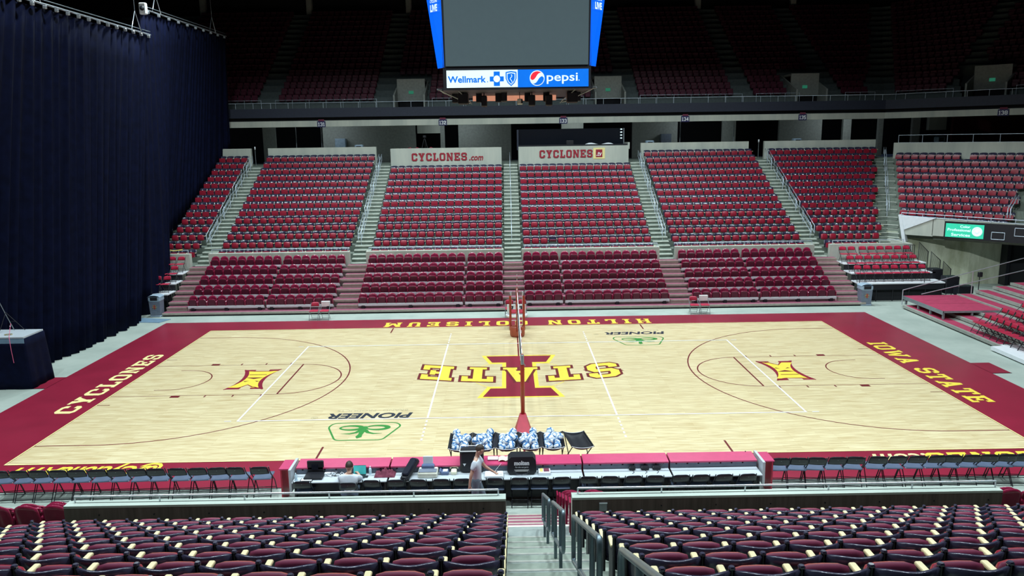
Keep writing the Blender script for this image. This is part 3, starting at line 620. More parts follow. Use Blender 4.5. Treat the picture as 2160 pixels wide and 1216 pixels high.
# upper deck seats
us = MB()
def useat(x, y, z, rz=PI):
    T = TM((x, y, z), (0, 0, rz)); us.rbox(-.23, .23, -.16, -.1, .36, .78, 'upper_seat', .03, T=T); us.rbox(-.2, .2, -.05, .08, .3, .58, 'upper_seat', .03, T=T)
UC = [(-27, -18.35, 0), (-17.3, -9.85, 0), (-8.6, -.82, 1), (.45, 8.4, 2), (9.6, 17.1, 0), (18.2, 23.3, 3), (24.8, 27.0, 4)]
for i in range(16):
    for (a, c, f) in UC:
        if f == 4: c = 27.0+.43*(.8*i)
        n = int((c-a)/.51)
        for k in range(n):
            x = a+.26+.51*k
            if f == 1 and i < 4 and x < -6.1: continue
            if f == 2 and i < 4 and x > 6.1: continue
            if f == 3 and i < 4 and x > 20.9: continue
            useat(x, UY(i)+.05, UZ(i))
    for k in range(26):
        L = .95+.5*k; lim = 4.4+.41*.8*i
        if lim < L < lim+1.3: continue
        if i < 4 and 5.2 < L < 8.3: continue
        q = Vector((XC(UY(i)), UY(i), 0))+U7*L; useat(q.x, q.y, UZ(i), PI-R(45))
tag(us.build('upper_deck_seats'), 'rows of red seats, darkened in colour, in the unlit upper deck', 'seats', kind='stuff')

# ------------------------------------------------------------------ far aisle handrails
AC = [-17.75, -8.95, -.12, 8.75, 17.45]
def zst(y): return 1.92+.49*(y-15.8)
for k, x in enumerate(AC):
    for q, (ya, yb) in enumerate(((25.95, 24.5), (24.0, 22.1), (21.6, 19.6), (19.1, 17.1))):
        r_ = MB(); za, zb = zst(ya), zst(yb)
        for dx in ((-.09, .09) if k != 2 else (0,)):
            r_.tube([(x+dx, ya, za+.45), (x+dx, ya, za+.9), (x+dx, yb, zb+.9), (x+dx, yb, zb+.45)], .016, 'metal_white', 6); r_.tube([(x+dx, ya, za+.5), (x+dx, yb, zb+.5)], .013, 'metal_white', 6)
        for f in (.2, .8): y = ya+(yb-ya)*f; r_.tube([(x, y, zst(y)-.15), (x, y, zst(y)+.88)], .02, 'metal_white', 6)
        tag(r_.build('handrail'), 'white handrail, %s far aisle from left, %s section down' % (ORD[k], ORD[q]), 'handrail', 'handrails of the far aisles')
for q, (ya, yb) in enumerate(((25.9, 24.4), (23.8, 21.9), (21.2, 19.2))):
    r_ = MB(); xa, xb = 21.95+.414*(ya-17.2), 21.95+.414*(yb-17.2)
    for dd in (-.07, .07): r_.tube([(xa+dd, ya, zst(ya)+.45), (xa+dd, ya, zst(ya)+.9), (xb+dd, yb, zst(yb)+.9), (xb+dd, yb, zst(yb)+.45)], .016, 'metal_white', 6)
    for f in (.2, .8): y = ya+(yb-ya)*f; x = xa+(xb-xa)*f; r_.tube([(x, y, zst(y)-.15), (x, y, zst(y)+.88)], .02, 'metal_white', 6)
    tag(r_.build('handrail'), 'white handrail in the aisle beside the corner seats, %s section down' % ORD[q], 'handrail', 'handrails of the corner aisle')
r_ = MB()
for dd in (0, .14):
    a, b = P7(20.6, 6.9+dd), P7(19.2, 6.3+dd); r_.tube([a+Vector((0, 0, 4.7)), a+Vector((0, 0, 5.2)), b+Vector((0, 0, 4.5)), b+Vector((0, 0, 4.0))], .022, 'metal_white', 6)
tag(r_.build('handrail'), 'white handrail at the right end of the corner seats', 'handrail')
# ------------------------------------------------------------------ near wall, rails, handrails
for k, (a, b, lab) in enumerate(((-17, -9.42, 'near concrete wall cut off at the left edge'), (-8.13, -.49, 'near board-marked concrete wall, left of the aisle'), (.66, 8.15, 'near board-marked concrete wall, right of the aisle'), (9.4, 17, 'near concrete wall beyond the right edge'))):
    w = MB(); w.box(a, b, -15.36, -15.345, 1.9, 2.5, 'concrete_board'); w.box(a, b, -15.345, -15.16, 0, 2.5, 'concrete'); w.box(a-.0, b+.0, -15.365, -15.155, 2.49, 2.53, 'concrete_floor')
    if k in (1, 2):
        for i in range(8):
            for z in (2.36,): w.lathe([(.013, 0), (.013, .01), (0, .01)], 'dark_void', 8, T=TM((a+.6+i*.95, -15.362, z), (PI/2, 0, 0)))
    struct(w.build('wall_near_%s' % 'abcd'[k]), lab)
for k, (a, b) in enumerate(((-8.0, -.62), (.77, 8.1))):
    r_ = thing('guard_rail', ['pale tubular rail on the near wall, left of the aisle', 'pale tubular rail on the near wall, right of the aisle'][k], 'railing', (0, -15.22, 2.52))
    m1 = MB(); m1.tube([(a, 0, .12), (b, 0, .12)], .019, 'steel_bright', 8); m1.build('top_bar', r_)
    for i in range(6): x = a+(b-a)*i/5; m1 = MB(); m1.tube([(x, 0, 0), (x, 0, .12)], .014, 'steel_bright', 8); m1.build('post', r_)
b = MB(); b.rbox(1.13, 1.27, -15.38, -15.36, 2.27, 2.42, 'metal_gray', .01); b.box(1.13, 1.27, -15.39, -15.36, 2.42, 2.435, 'steel_bright'); tag(b.build('outlet_box'), 'small grey box fixed to the near wall right of the aisle', 'box')
zn = lambda y: 2.04+.436*(-16.27-y)
for k, (ya, yb, x) in enumerate(((-14.95, -17.1, .17), (-17.65, -19.75, .19), (-20.5, -22.7, .24), (-23.4, -25.6, .29))):
    r_ = thing('handrail', 'grey tubular steel handrail loop, %s up the near aisle' % ORD[k], 'handrail', group='near aisle handrails')
    h = .95; d = .13; pts = []
    def pt(y, hh): return Vector((x, y, zn(y)+hh))
    def arc(c, y0, h0, y1, h1):
        return [pt(y0, h0), pt(y0+(c[0]-y0)*.7, h0+(c[1]-h0)*.7), pt(y1+(c[0]-y1)*.7, h1+(c[1]-h1)*.7), pt(y1, h1)]
    m1 = MB(); A, B = ya, yb
    loop = arc((A, h), A, h-.16, A-d, h)+arc((B, h), B+d, h, B, h-.16)+arc((B, h-.5), B, h-.36, B+d, h-.5)+arc((A, h-.5), A-d, h-.5, A, h-.36)
    m1.tube(loop+[loop[0]], .024, 'rail_dark', 10, caps=False); m1.build('rail_loop', r_)
    for f in (.3, .78): y = A+(B-A)*f; m1 = MB(); m1.tube([(x, y, zn(y)-.35), (x, y, zn(y)+h-.02)], .023, 'rail_dark', 10); m1.build('post', r_)

# ------------------------------------------------------------------ telescopic bleachers, far and near
FZ = lambda k: .18+.385*k
YN = lambda k: 10.95+.87*k
def bleacher(sg, x0, x1, ymax, label, off=0.):
    YN = lambda k: 10.95+off+.87*k
    t_ = thing('telescopic_bleacher', label, 'bleacher')
    for k in range(5):
        b = MB(); y0, y1 = YN(k)*1., (YN(k+1) if k < 4 else ymax); y1 += .0
        ys = sorted((sg*y0, sg*y1)); b.box(x0, x1, ys[0], ys[1], FZ(k)-.06, FZ(k), 'deck_maroon')
        ys = sorted((sg*(y0-.03), sg*(y0+.02))); b.box(x0, x1, ys[0], ys[1], FZ(k)-.10, FZ(k)+.004, 'deck_tan')
        ys = sorted((sg*(y0+.05), sg*(y0+.08))); b.box(x0, x1, ys[0], ys[1], FZ(k)-.37 if k else .0, FZ(k)-.06, 'riser_gray' if k else 'black')
        b.build('deck', t_)
    b = MB(); ys = sorted((sg*(YN(0)+.1), sg*ymax)); b.box(x0, x0+.05, ys[0], ys[1], 0, .15, 'black')
    for k in range(5):
        ys = sorted((sg*(YN(k)+.1), sg*ymax))
        for xx in (x0+.02, x1-.05): b.box(xx, xx+.03, ys[0], ys[1], FZ(k)-.38 if k else 0, FZ(k)-.1, 'black')
    b.build('side_panels', t_)
    return t_
fb = bleacher(1, -18.05, 17.95, 15.08, 'far pull-out bleacher with maroon decks and pale step edges')
nb = bleacher(-1, -17, 17, 15.05, 'near pull-out bleacher, its step stripes seen down the aisle', .42)
for (a, c) in ((-18.0, -16.95), (-9.25, -8.15), (-.58, .45), (8.0, 9.1), (16.7, 17.9)):
    b = MB()
    for k in range(5):
        y1 = YN(k+1) if k < 4 else 15.1; b.box(a, c, y1-.42, y1, FZ(k), FZ(k)+.19, 'deck_tan'); b.box(a, c, y1-.40, y1, FZ(k)+.19, FZ(k)+.195, 'deck_maroon'); b.box(a, c, y1-.45, y1-.40, FZ(k)+.13, FZ(k)+.2, 'deck_tan')
    b.build('aisle_steps', fb)
def pseat_back(mb, T=I4):
    def fn(u, v):
        s_ = 2*u-1; w = .222*(1-.10*v**3); zt = .76-.09*abs(s_)**2.6; z = .30+v*(zt-.30)
        return (s_*w, -.03-.045*(1-s_*s_)-.07*v, z), (0, 1, 0)
    mb.shell(fn, 8, 5, .022, 'plastic_maroon', T=T)
def pseat_pan(mb, T=I4):
    mb.rbox(-.19, .19, .045, .098, .26, .585, 'plastic_maroon_dark', .035, T=T)
    mb.tube([(-.185, .075, .545), (-.13, .072, .585), (0, .068, .598), (.13, .072, .585), (.185, .075, .545)], .022, 'plastic_maroon', 6, T=T)
def pseat_side(mb, T=I4):
    mb.add([(-.24, y, z) for y, z in ((0, .22), (.03, .22), (.03, .26), (0, .26))]+[(.24, y, z) for y, z in ((0, .22), (.03, .22), (.03, .26), (0, .26))], [(0, 1, 2, 3), (7, 6, 5, 4), (0, 4, 5, 1), (1, 5, 6, 2), (2, 6, 7, 3), (3, 7, 4, 0)], 'plastic_maroon', T=T)
    for sx in (-1, 1): mb.rbox(sx*.225-.018, sx*.225+.018, -.06, .13, .22, .5, 'plastic_maroon', .015, T=T)
def pseat_arm(mb, T=I4): mb.tube([(.235, -.08, .60), (.24, .05, .585), (.24, .16, .56)], .022, 'plastic_maroon', 6, T=T)
MP_BACK = mk(pseat_back, 'backrest'); MP_PAN = mk(pseat_pan, 'seat_pan'); MP_SIDE = mk(pseat_side, 'seat_bracket'); MP_ARM = mk(pseat_arm, 'armrest')
def pseat(x, y, z, rz, lab, grp, arm=False):
    s_ = thing('bleacher_seat', lab, 'seat', (x, y, z), rz, grp)
    part('backrest', MP_BACK, s_); part('seat_pan', MP_PAN, s_); part('seat_bracket', MP_SIDE, s_)
    if arm: part('armrest', MP_ARM, s_)
BANKS = [(-16.88, 8, 15, 'leftmost'), (-8.12, 11, 15, 'left-centre'), (.48, 4, 15, 'right-centre'), (9.12, 7, 15, 'rightmost')]
for k in range(5):
    for (x0, g, n, nm) in BANKS:
        y = YN(k)+.51; z = FZ(k)
        for i in range(n):
            x = x0+.245+.49*i+(.12 if i >= g else 0)
            pseat(x, y, z, PI, 'glossy maroon plastic seat, %s far bleacher bank, %s row, %s from left' % (nm, ORD[k], ORD[i]), 'far bleacher seats')
        for (a, c) in ((x0, x0+.49*g), (x0+.49*g+.12, x0+.49*n+.12)):
            b = MB(); b.box(a, c, y-.13, y-.10, z+.19, z+.27, 'white'); b.box(a, c, y-.11, y-.03, z+.13, z+.2, 'white'); b.box(a, c, y+.02, y+.1, z+.02, z+.14, 'riser_gray')
            nb_ = 2 if c-a < 2.5 else 3
            for i in range(nb_): xx = a+.25+(c-a-.5)*i/(nb_-1); b.rbox(xx-.1, xx+.1, y-.12, y+.05, z, z+.16, 'black', .02)
            b.build('seat_beam', fb)
# near bleacher seats that show beyond the wall ends
for k in (4, 3, 2):
    for i in range(3): pseat(-8.42-.5*i, -(YN(k)+.62), FZ(k), 0, 'maroon plastic seat left of the near wall, %s row down, %s from wall' % (ORD[4-k], ORD[i]), 'near bleacher seats', True)
    for i in range(2): pseat(8.42+.5*i, -(YN(k)+.62), FZ(k), 0, 'maroon plastic seat right of the near wall, %s row down, %s from wall' % (ORD[4-k], ORD[i]), 'near bleacher seats', True)
for k in range(5):
    for i in range(2):
        pseat(.92+.5*i, -(YN(k)+.62), FZ(k), 0, 'maroon plastic seat beside the near aisle, %s row up, %s from aisle' % (ORD[k], ORD[i]), 'near bleacher seats', True)
    b = MB(); b.rbox(.63, .67, -(YN(k)+.68), -(YN(k)+.45), FZ(k), FZ(k)+.6, 'plastic_maroon', .01); b.build('end_panel', nb)

# ================================================================== COURT
ct = thing('basketball_court', 'maple court with red border, white volleyball lines and painted emblems', 'sports court')
b = MB(); b.box(-17.22, 17.22, -9.35, 9.45, .0, .012, 'court_red'); b.box(-18.7, -17.2, -.75, .6, .0, .012, 'court_red'); b.box(17.2, 17.93, -.76, .56, 0, .012, 'court_red')
b.box(-17.24, 17.24, -9.38, -9.35, 0, .011, 'black'); b.box(-18.7, -17.24, -.78, -.75, 0, .011, 'black'); b.box(17.24, 17.95, -.79, -.76, 0, .011, 'black')
b.build('border', ct)
b = MB(); b.box(-14.325, 14.325, -7.62, 7.62, .008, .014, 'wood'); b.build('maple_field', ct)
Z1, Z2, Z3, Z4 = .0150, .0165, .0180, .0235
def strip(mb, pts, w, m, z):
    n = len(pts); vs = []
    for i, p in enumerate(pts):
        a = Vector(pts[max(0, i-1)]); c = Vector(pts[min(n-1, i+1)]); d = (c-a).normalized(); nn = Vector((-d.y, d.x)); ww = (w[i] if isinstance(w, list) else w)/2
        zz = z+.0005*i/n+.0001*(len(mb.f) % 7); vs += [(p[0]+nn.x*ww, p[1]+nn.y*ww, zz), (p[0]-nn.x*ww, p[1]-nn.y*ww, zz)]
    mb.add(vs, [(2*i, 2*i+1, 2*i+3, 2*i+2) for i in range(n-1)], m)
def arcp(cx, cy, r, a0, a1, n=48, ry=None): return [(cx+r*math.cos(a0+(a1-a0)*i/n), cy+(ry or r)*math.sin(a0+(a1-a0)*i/n)) for i in range(n+1)]
b = MB()
for sgx in (-1, 1):
    bx_ = sgx*12.75; a0 = math.acos(max(-1, min(1, 0)))
    strip(b, arcp(bx_, 0, 6.3, PI/2, PI*1.5) if sgx > 0 else arcp(bx_, 0, 6.3, PI/2, -PI/2), .05, 'court_dark', Z1)
    for sy in (-1, 1):
        strip(b, [(bx_, sy*6.3), (sgx*14.325, sy*6.3)], .05, 'court_dark', Z1)
        strip(b, [(sgx*14.325, sy*1.85), (sgx*8.53, sy*1.85)], .035, 'court_dark', Z1)
        strip(b, [(sgx*12.2, sy*1.95), (sgx*11.88, sy*1.95)], .22, 'court_dark', Z2)
        for x in (11.0, 10.03, 9.05): strip(b, [(sgx*x, sy*1.85), (sgx*x, sy*2.05)], .05, 'court_dark', Z2)
        for yy in (0,): strip(b, [(sgx*5.79, sy*7.62), (sgx*5.79, sy*6.72)], .06, 'court_dark', Z2)
        strip(b, [(sgx*14.32, sy*2.75), (sgx*13.9, sy*2.75)], .04, 'court_dark', Z2)
    strip(b, [(sgx*8.53, -1.85), (sgx*8.53, 1.85)], .06, 'court_dark', Z1)
    strip(b, arcp(sgx*8.53, 0, 1.83, PI/2, PI*1.5) if sgx > 0 else arcp(sgx*8.53, 0, 1.83, PI/2, -PI/2), .05, 'court_dark', Z1)
    strip(b, [(sgx*13.1, 1.2)]+(arcp(sgx*12.75, 0, 1.2, PI/2, PI*1.5, 24) if sgx > 0 else arcp(sgx*12.75, 0, 1.2, PI/2, -PI/2, 24))+[(sgx*13.1, -1.2)], .045, 'court_dark', Z1)
strip(b, [(0, -7.62), (0, 7.62)], .06, 'court_dark', Z1)
b.build('basketball_lines', ct)
b = MB()
for q in ([(-9.03, 4.5), (9.03, 4.5)], [(-9.03, -4.5), (9.03, -4.5)], [(-9, -4.5), (-9, 4.5)], [(9, -4.5), (9, 4.5)], [(-3, -4.5), (-3, 4.5)], [(3, -4.5), (3, 4.5)]): strip(b, q, .055, 'court_white', Z4)
for sx in (-3, 3):
    for sy in (-1, 1):
        for i in range(6): strip(b, [(sx, sy*(4.72+.3*i)), (sx, sy*(4.72+.3*i+.15))], .055, 'court_white', Z4)
for sx in (-1, 1):
    for sy in (-1, 1): strip(b, [(sx*9.2, sy*4.5), (sx*9.42, sy*4.5)], .05, 'court_white', Z4)
for sy in (-1, 1): strip(b, [(-14.36, sy*7.645), (14.36, sy*7.645)], .05, 'court_cream', Z4)
for sx in (-1, 1): strip(b, [(sx*14.345, -7.62), (sx*14.345, 7.62)], .04, 'court_cream', Z4)
b.build('volleyball_lines', ct)
# centre emblem: slab letter I with STATE across it
b = MB()
def P(pts, m, z): b.poly([(x, y, z) for x, y in pts], m)
P([(-1.50, 2.63), (-1.17, 1.42), (1.17, 1.42), (1.50, 2.63)], 'court_yellow', Z1); P([(-1.50, -2.63), (-1.17, -1.42), (1.17, -1.42), (1.50, -2.63)], 'court_yellow', Z1); P([(-.66, -1.5), (.66, -1.5), (.66, 1.5), (-.66, 1.5)], 'court_yellow', Z1+.0004)
P([(-1.31, 2.52), (-1.06, 1.62), (1.06, 1.62), (1.31, 2.52)], 'court_red', Z2); P([(-1.31, -2.52), (-1.06, -1.62), (1.06, -1.62), (1.31, -2.52)], 'court_red', Z2); P([(-.51, -1.7), (.51, -1.7), (.51, 1.7), (-.51, 1.7)], 'court_red', Z2+.0004)
strip(b, arcp(0, 0, 1.83, 0, 2*PI, 72), .035, 'court_yellow', Z1-.0004)
block_text(b, 'STATE', 7.45, 1.78, TM((.03, .88, Z3), (0, 0, PI)), 'court_yellow', outline=.10, om='court_dark', bend=-.040, gap=1.5, zo=.0018)
b.build('centre_emblem', ct)
for nm, fnc in (('left_end', lambda b: block_text(b, 'CYCLONES', 7.1, .68, TM((-14.74, .03, Z2), (0, 0, PI/2)), 'court_cream', gap=1.0)),
    ('right_end', lambda b: block_text(b, 'IOWA STATE', 7.6, .76, TM((14.68, -.06, Z2), (0, 0, -PI/2)), 'court_yellow', gap=1.0)),
    ('far_side', lambda b: block_text(b, 'HILTON COLISEUM', 12.7, .88, TM((.04, 8.74, Z2), (0, 0, PI)), 'court_yellow', gap=2.6)),
    ('near_left', lambda b: font_text(b, '@CycloneATH', .62, TM((-11.9, -7.86, Z2), (0, 0, PI)), 'court_yellow', width=4.0, bold=.03, shear=.25)),
    ('near_right', lambda b: (block_text(b, 'CYCLONES', 4.9, .72, TM((13.4, -7.86, Z2), (0, 0, PI)), 'court_yellow', gap=.9, shear=.2), font_text(b, '.com', .6, TM((10.2, -7.9, Z2), (0, 0, PI)), 'court_cream', width=1.5, bold=.02, shear=.3)))):
    b = MB(); fnc(b); b.build('border_lettering', ct)
def pioneer(ox, oy):
    b = MB(); T0 = TM((ox, oy, 0))
    w = [(-1.02, .70), (.75, .71), (1.07, .45), (.68, -.66), (.5, -.70), (-.62, -.70), (-.82, -.62), (-1.1, .35)]
    # rounded closed outline
    def rnd_poly(pts, r, n=5):
        out = []
        for i in range(len(pts)):
            p, q, s_ = Vector(pts[i-1]), Vector(pts[i]), Vector(pts[(i+1) % len(pts)]); a = q+(p-q).normalized()*r; c = q+(s_-q).normalized()*r
            for k in range(n+1): t_ = k/n; out.append(tuple(a*(1-t_)**2+q*2*t_*(1-t_)+c*t_*t_))
        return out
    o = rnd_poly([(-1.0, .72), (.92, .72), (1.12, .46), (.70, -.70), (-.70, -.70), (-1.12, .40)], .16); o.append(o[0]); o.append(o[1])
    sub = MB(); strip(sub, o, .055, 'court_green', Z2)
    for sx in (-1, 1):
        lp = [(sx*(.40+.33*math.cos(a)), .30+.17*math.sin(a)+.0*sx) for a in [2*PI*i/28+PI*(0 if sx < 0 else 1) for i in range(29)]]
        ws = [.07+.10*(.5-.5*math.cos(2*PI*i/28)) for i in range(29)]; strip(sub, lp, ws, 'court_green', Z2)
        lf = [(sx*.06, .12), (sx*.18, -.10), (sx*.36, -.19), (sx*.62, -.18)]; strip(sub, lf, [.14, .12, .09, .01], 'court_green', Z2)
    strip(sub, [(0, .42), (-.0, .1), (-.02, -.25), (-.04, -.45), (-.07, -.56)], [.16, .2, .13, .19, .02], 'court_green', Z3)
    b.add([tuple(T0 @ Vector(v)) for v in sub.v], sub.f, 'court_green')
    font_text(b, 'PIONEER', .47, TM((ox-.0, oy+1.58, Z2), (0, 0, PI)), 'court_black', width=2.7, bold=.035, shear=.2)
    font_text(b, 'BRAND · PRODUCTS', .17, TM((ox, oy+1.93, Z2), (0, 0, PI)), 'court_faint', width=2.3)
    font_text(b, '®', .22, TM((ox-1.75, oy+1.35, Z2), (0, 0, PI)), 'court_faint')
    return b
pioneer(-4.87, -5.54).build('sponsor_emblem', ct)['label'] = 'green leaf emblem and black PIONEER lettering nearer the camera'
pioneer(5.28, 4.62).build('sponsor_emblem', ct)['label'] = 'green leaf emblem and black PIONEER lettering on the far side'
def xii(cx, rz):
    T0 = TM((cx, -.02, 0), (0, 0, rz)); b = MB()
    def bez(a, c, d, n=8): return [((1-t)**2*a[0]+2*t*(1-t)*c[0]+t*t*d[0], (1-t)**2*a[1]+2*t*(1-t)*c[1]+t*t*d[1]) for t in [i/n for i in range(n+1)]]
    def body(k, m, z):
        top = bez((-1.22+k*1.6, .70-k*.55), (-.1, .18-k), (1.17-k, .72-k*1.6)); bot = bez((1.19-k*1.6, -.70+k*.55), (-.05, -.16+k), (-1.2+k, -.72+k*1.6))
        vs = []; n = len(top)
        for i in range(n): p = top[i]; q = bot[n-1-i]; vs += [(p[0], p[1], z), (q[0], q[1], z)]
        b.add([tuple(T0 @ Vector(v)) for v in vs], [(2*i, 2*i+1, 2*i+3, 2*i+2) for i in range(n-1)], m)
    body(0, 'court_red', Z1); body(.13, 'court_yellow', Z2)
    def q(pts, m, z=Z3): b.poly([tuple(T0 @ Vector((x, y, z))) for x, y in pts], m)
    q([(-1.25, .16), (-.98, .12), (-.72, .0), (-.96, -.2), (-1.22, -.24)], 'wood', Z3+.0002); q([(-1.03, .12), (-.94, .12), (-.66, 0), (-.93, -.2), (-1.0, -.2), (-.76, 0)], 'court_red')
    q([(1.25, .26), (.98, .26), (.98, -.26), (1.25, -.26)], 'wood', Z3+.0002); q([(1.01, .3), (.93, .3), (.93, -.3), (1.01, -.3)], 'court_red')
    q([(-.28, .30), (-.22, .10), (-.36, .22)], 'court_dark'); q([(-.28, -.30), (-.22, -.10), (-.36, -.22)], 'court_dark')
    q([(.17, .34), (-.02, .0), (.17, -.34)], 'court_dark'); q([(.49, .33), (.55, .33), (.55, -.33), (.49, -.33)], 'court_dark')
    for pth in ([(-1.24, .70), (-1.04, .20), (-.70, .0), (-.97, -.24), (-1.0, -.34), (-1.24, -.70)], [(1.19, .70), (1.0, .62), (.98, .30), (.96, -.30), (1.0, -.42), (1.21, -.70)]):
        sub = MB(); strip(sub, pth, .06, 'court_red', Z3+.001); b.add([tuple(T0 @ Vector(v)) for v in sub.v], sub.f, 'court_red')
    return b
xii(-9.91, PI/2).build('conference_emblem', ct)['label'] = 'yellow and red XII emblem in the left lane'
xii(9.91, -PI/2).build('conference_emblem', ct)['label'] = 'yellow and red XII emblem in the right lane'

# ------------------------------------------------------------------ volleyball net, posts
net = thing('volleyball_net', 'volleyball net with white top tape between two red posts', 'net')
b = MB(); b.box(-.012, .012, -4.95, 4.95, 2.17, 2.24, 'net_white'); b.box(-.008, .008, -4.75, 4.75, 1.24, 1.29, 'net_white'); b.tube([(0, -5.45, 2.22), (0, 5.45, 2.22)], .012, 'net_white', 6); b.tube([(0, -5.45, 1.26), (0, 5.45, 1.26)], .006, 'net_dark', 5); b.build('tape', net)
b = MB()
for i in range(96): y = -4.75+.1*i; b.box(-.003, .003, y-.003, y+.003, 1.28, 2.18, 'net_dark')
for i in range(9): z = 1.33+.1*i; b.box(-.003, .003, -4.75, 4.75, z-.003, z+.003, 'net_dark')
b.build('mesh', net)
for sy in (-1, 1):
    b = MB()
    for i in range(18): b.tube([(0, sy*4.5, 1.24+.1*i), (0, sy*4.5, 1.34+.1*i)], .009, 'net_white' if i % 2 else 'pad_red', 6)
    b.build('antenna', net)
pf = thing('net_post', 'near red net post with a flared padded base', 'post', (0, -5.5, .012))
b = MB(); b.lathe([(.062, .3), (.062, 2.12), (.045, 2.14), (.045, 2.32), (.03, 2.34)], 'post_red', 14); b.build('pole', pf)
b = MB(); b.rbox(-.05, .05, -.08, .06, 2.02, 2.33, 'steel', .02); b.tube([(.03, -.1, 2.1), (.09, -.12, 2.0)], .012, 'steel', 6); b.build('winch', pf)
b = MB(); vs = [(-.26, -.75, 0), (.26, -.75, 0), (.24, .12, 0), (-.24, .12, 0), (-.09, -.11, .47), (.09, -.11, .47), (.09, .08, .47), (-.09, .08, .47)]
b.add(vs, [(3, 2, 1, 0), (4, 5, 6, 7), (0, 1, 5, 4), (1, 2, 6, 5), (2, 3, 7, 6), (3, 0, 4, 7)], 'pad_red'); b.build('base_pad', pf)
jf = thing('referee_stand', 'far red padded referee stand at the end of the net', 'referee stand', (0, 5.5, .012))
for sx in (-1, 1): b = MB(); b.rbox(sx*.30-.05, sx*.30+.05, .30, .42, .25, 1.83, 'post_red', .02); b.tube([(sx*.30, .36, 1.83), (sx*.3, .36, 1.95), (sx*.22, .5, 1.98)], .02, 'metal_gray', 6); b.build('padded_post', jf)
b = MB(); b.rbox(-.26, .26, .3, 1.0, 1.02, 1.07, 'pad_red', .02); b.build('platform', jf)
b = MB()
for z in (.3, .55, .8): b.tube([(-.26, 1.0, z), (.26, 1.0, z)], .018, 'white', 6)
for sx in (-1, 1): b.tube([(sx*.26, 1.3, 0), (sx*.26, 1.0, 1.05), (sx*.26, 1.0, 1.9)], .02, 'white', 6)
b.build('ladder', jf)
b = MB(); b.lathe([(.30, 0), (.33, .1), (.33, .42), (.30, .46), (.1, .47)], 'post_pad', 18, T=TM((0, .28, 0)), sy=.9); b.build('base_pad', jf)
b = MB(); b.lathe([(.05, .3), (.05, 2.2), (.04, 2.25)], 'post_red', 12); b.build('net_pole', jf)
sc = thing('score_table', 'white score stand with dark numerals behind the referee stand', 'score stand', (0, 7.4, .012))
b = MB(); b.lathe([(.5, .55), (.52, .6), (.5, .64), (.1, .66)], 'white', 24, sy=.8); b.tube([(0, 0, 0), (0, 0, .6)], .05, 'metal_gray', 8); b.build('stand', sc)
for k, (x, d) in enumerate(((-.25, '7'), (.22, '1'))):
    b = MB(); b.rbox(x-.2, x+.2, -.05, 0, .66, 1.12, 'white', .02); block_text(b, d, .2, .32, TM((x, -.056, .72), (PI/2, 0, 0)), 'court_black'); b.build('number_board', sc)

# ================================================================== FOLDING CHAIRS
def chair_meshes(mf, ms, mb_):
    a = MB(); a.rbox(-.21, .21, -.20, .21, .435, .465, ms, .02)
    back = MB(); back.shell(lambda u, v: (((2*u-1)*(.205-.03*v*v), -.265-.025*(1-(2*u-1)**2)-.05*v, .62+(.20-.03*(2*u-1)**4)*v), (0, 1, 0)), 8, 3, .022, mb_)
    back.lathe([(.012, 0), (.012, .006), (0, .006)], 'metal_gray', 8, T=TM((0, -.335, .74), (PI/2, 0, 0)))
    fl = MB(); fl.tube([(-.215, .24, .01), (-.215, .10, .30), (-.215, -.23, .62), (-.20, -.31, .80)], .013, mf, 7)
    fr = MB(); fr.tube([(.215, .24, .01), (.215, .10, .30), (.215, -.23, .62), (.20, -.31, .80)], .013, mf, 7)
    ll = MB(); ll.tube([(-.19, -.27, .01), (-.19, .02, .42)], .011, mf, 6)
    lr = MB(); lr.tube([(.19, -.27, .01), (.19, .02, .42)], .011, mf, 6)
    st = MB(); st.tube([(-.215, .21, .08), (.215, .21, .08)], .009, mf, 6); st.tube([(-.19, -.24, .06), (.19, -.24, .06)], .009, mf, 6); st.tube([(-.19, -.16, .17), (.19, -.16, .17)], .009, mf, 6)
    return [('seat', a.mesh('seat')), ('backrest', back.mesh('backrest')), ('frame', fl.mesh('frame')), ('frame', fr.mesh('frame')), ('leg', ll.mesh('leg')), ('leg', lr.mesh('leg')), ('stretcher', st.mesh('stretcher'))]
CHB = chair_meshes('chair_black', 'chair_seat', 'chair_black'); CHR = chair_meshes('metal_gray', 'chair_red', 'chair_red'); CHK = chair_meshes('chair_black', 'chair_red', 'chair_red')
def chair(ms, x, y, z, rz, lab, grp=None, sc=1.):
    c = thing('folding_chair', lab, 'chair', (x, y, z), rz, grp); c.scale = (sc, sc, sc)
    for n, me in ms: part(n, me, c)
    return c
LX = [-12.95, -12.46, -11.98, -11.49, -11.04, -10.55, -10.07, -9.58, -9.11, -8.58, -8.1, -7.63, -7.15, -6.58]
for i, x in enumerate(LX): chair(CHB, x+.02, -9.68, .0, rnd.uniform(-.06, .1)+.05, 'black folding chair in the left bench row, %s from left' % ORD[i], 'left bench chairs', 1.09)
RX = [6.26, 6.73, 7.18, 7.65, 8.13, 8.68, 9.13, 9.63, 10.1, 10.52, 10.98, 11.42, 11.87, 12.27]
for i, x in enumerate(RX): chair(CHB, x, -9.68, .0, -rnd.uniform(-.06, .1)-.05, 'black folding chair in the right bench row, %s from left' % ORD[i], 'right bench chairs', 1.09)
TX = [-5.33, -4.22, -3.68, -3.11, -2.58, -2.03, -1.55, -.76, -.18, .29, .80, 1.45, 1.97, 2.5, 3.03, 3.62, 4.1, 4.64, 5.2]
for i, x in enumerate(TX): chair(CHB, x, -10.42-(.0 if i != 1 else .12), 0, rnd.uniform(-.05, .05), 'black folding chair behind the press table, %s from left%s' % (ORD[i] if i < 16 else ['seventeenth', 'eighteenth', 'nineteenth'][i-16], ', occupied' if i == 1 else ''), 'press table chairs')
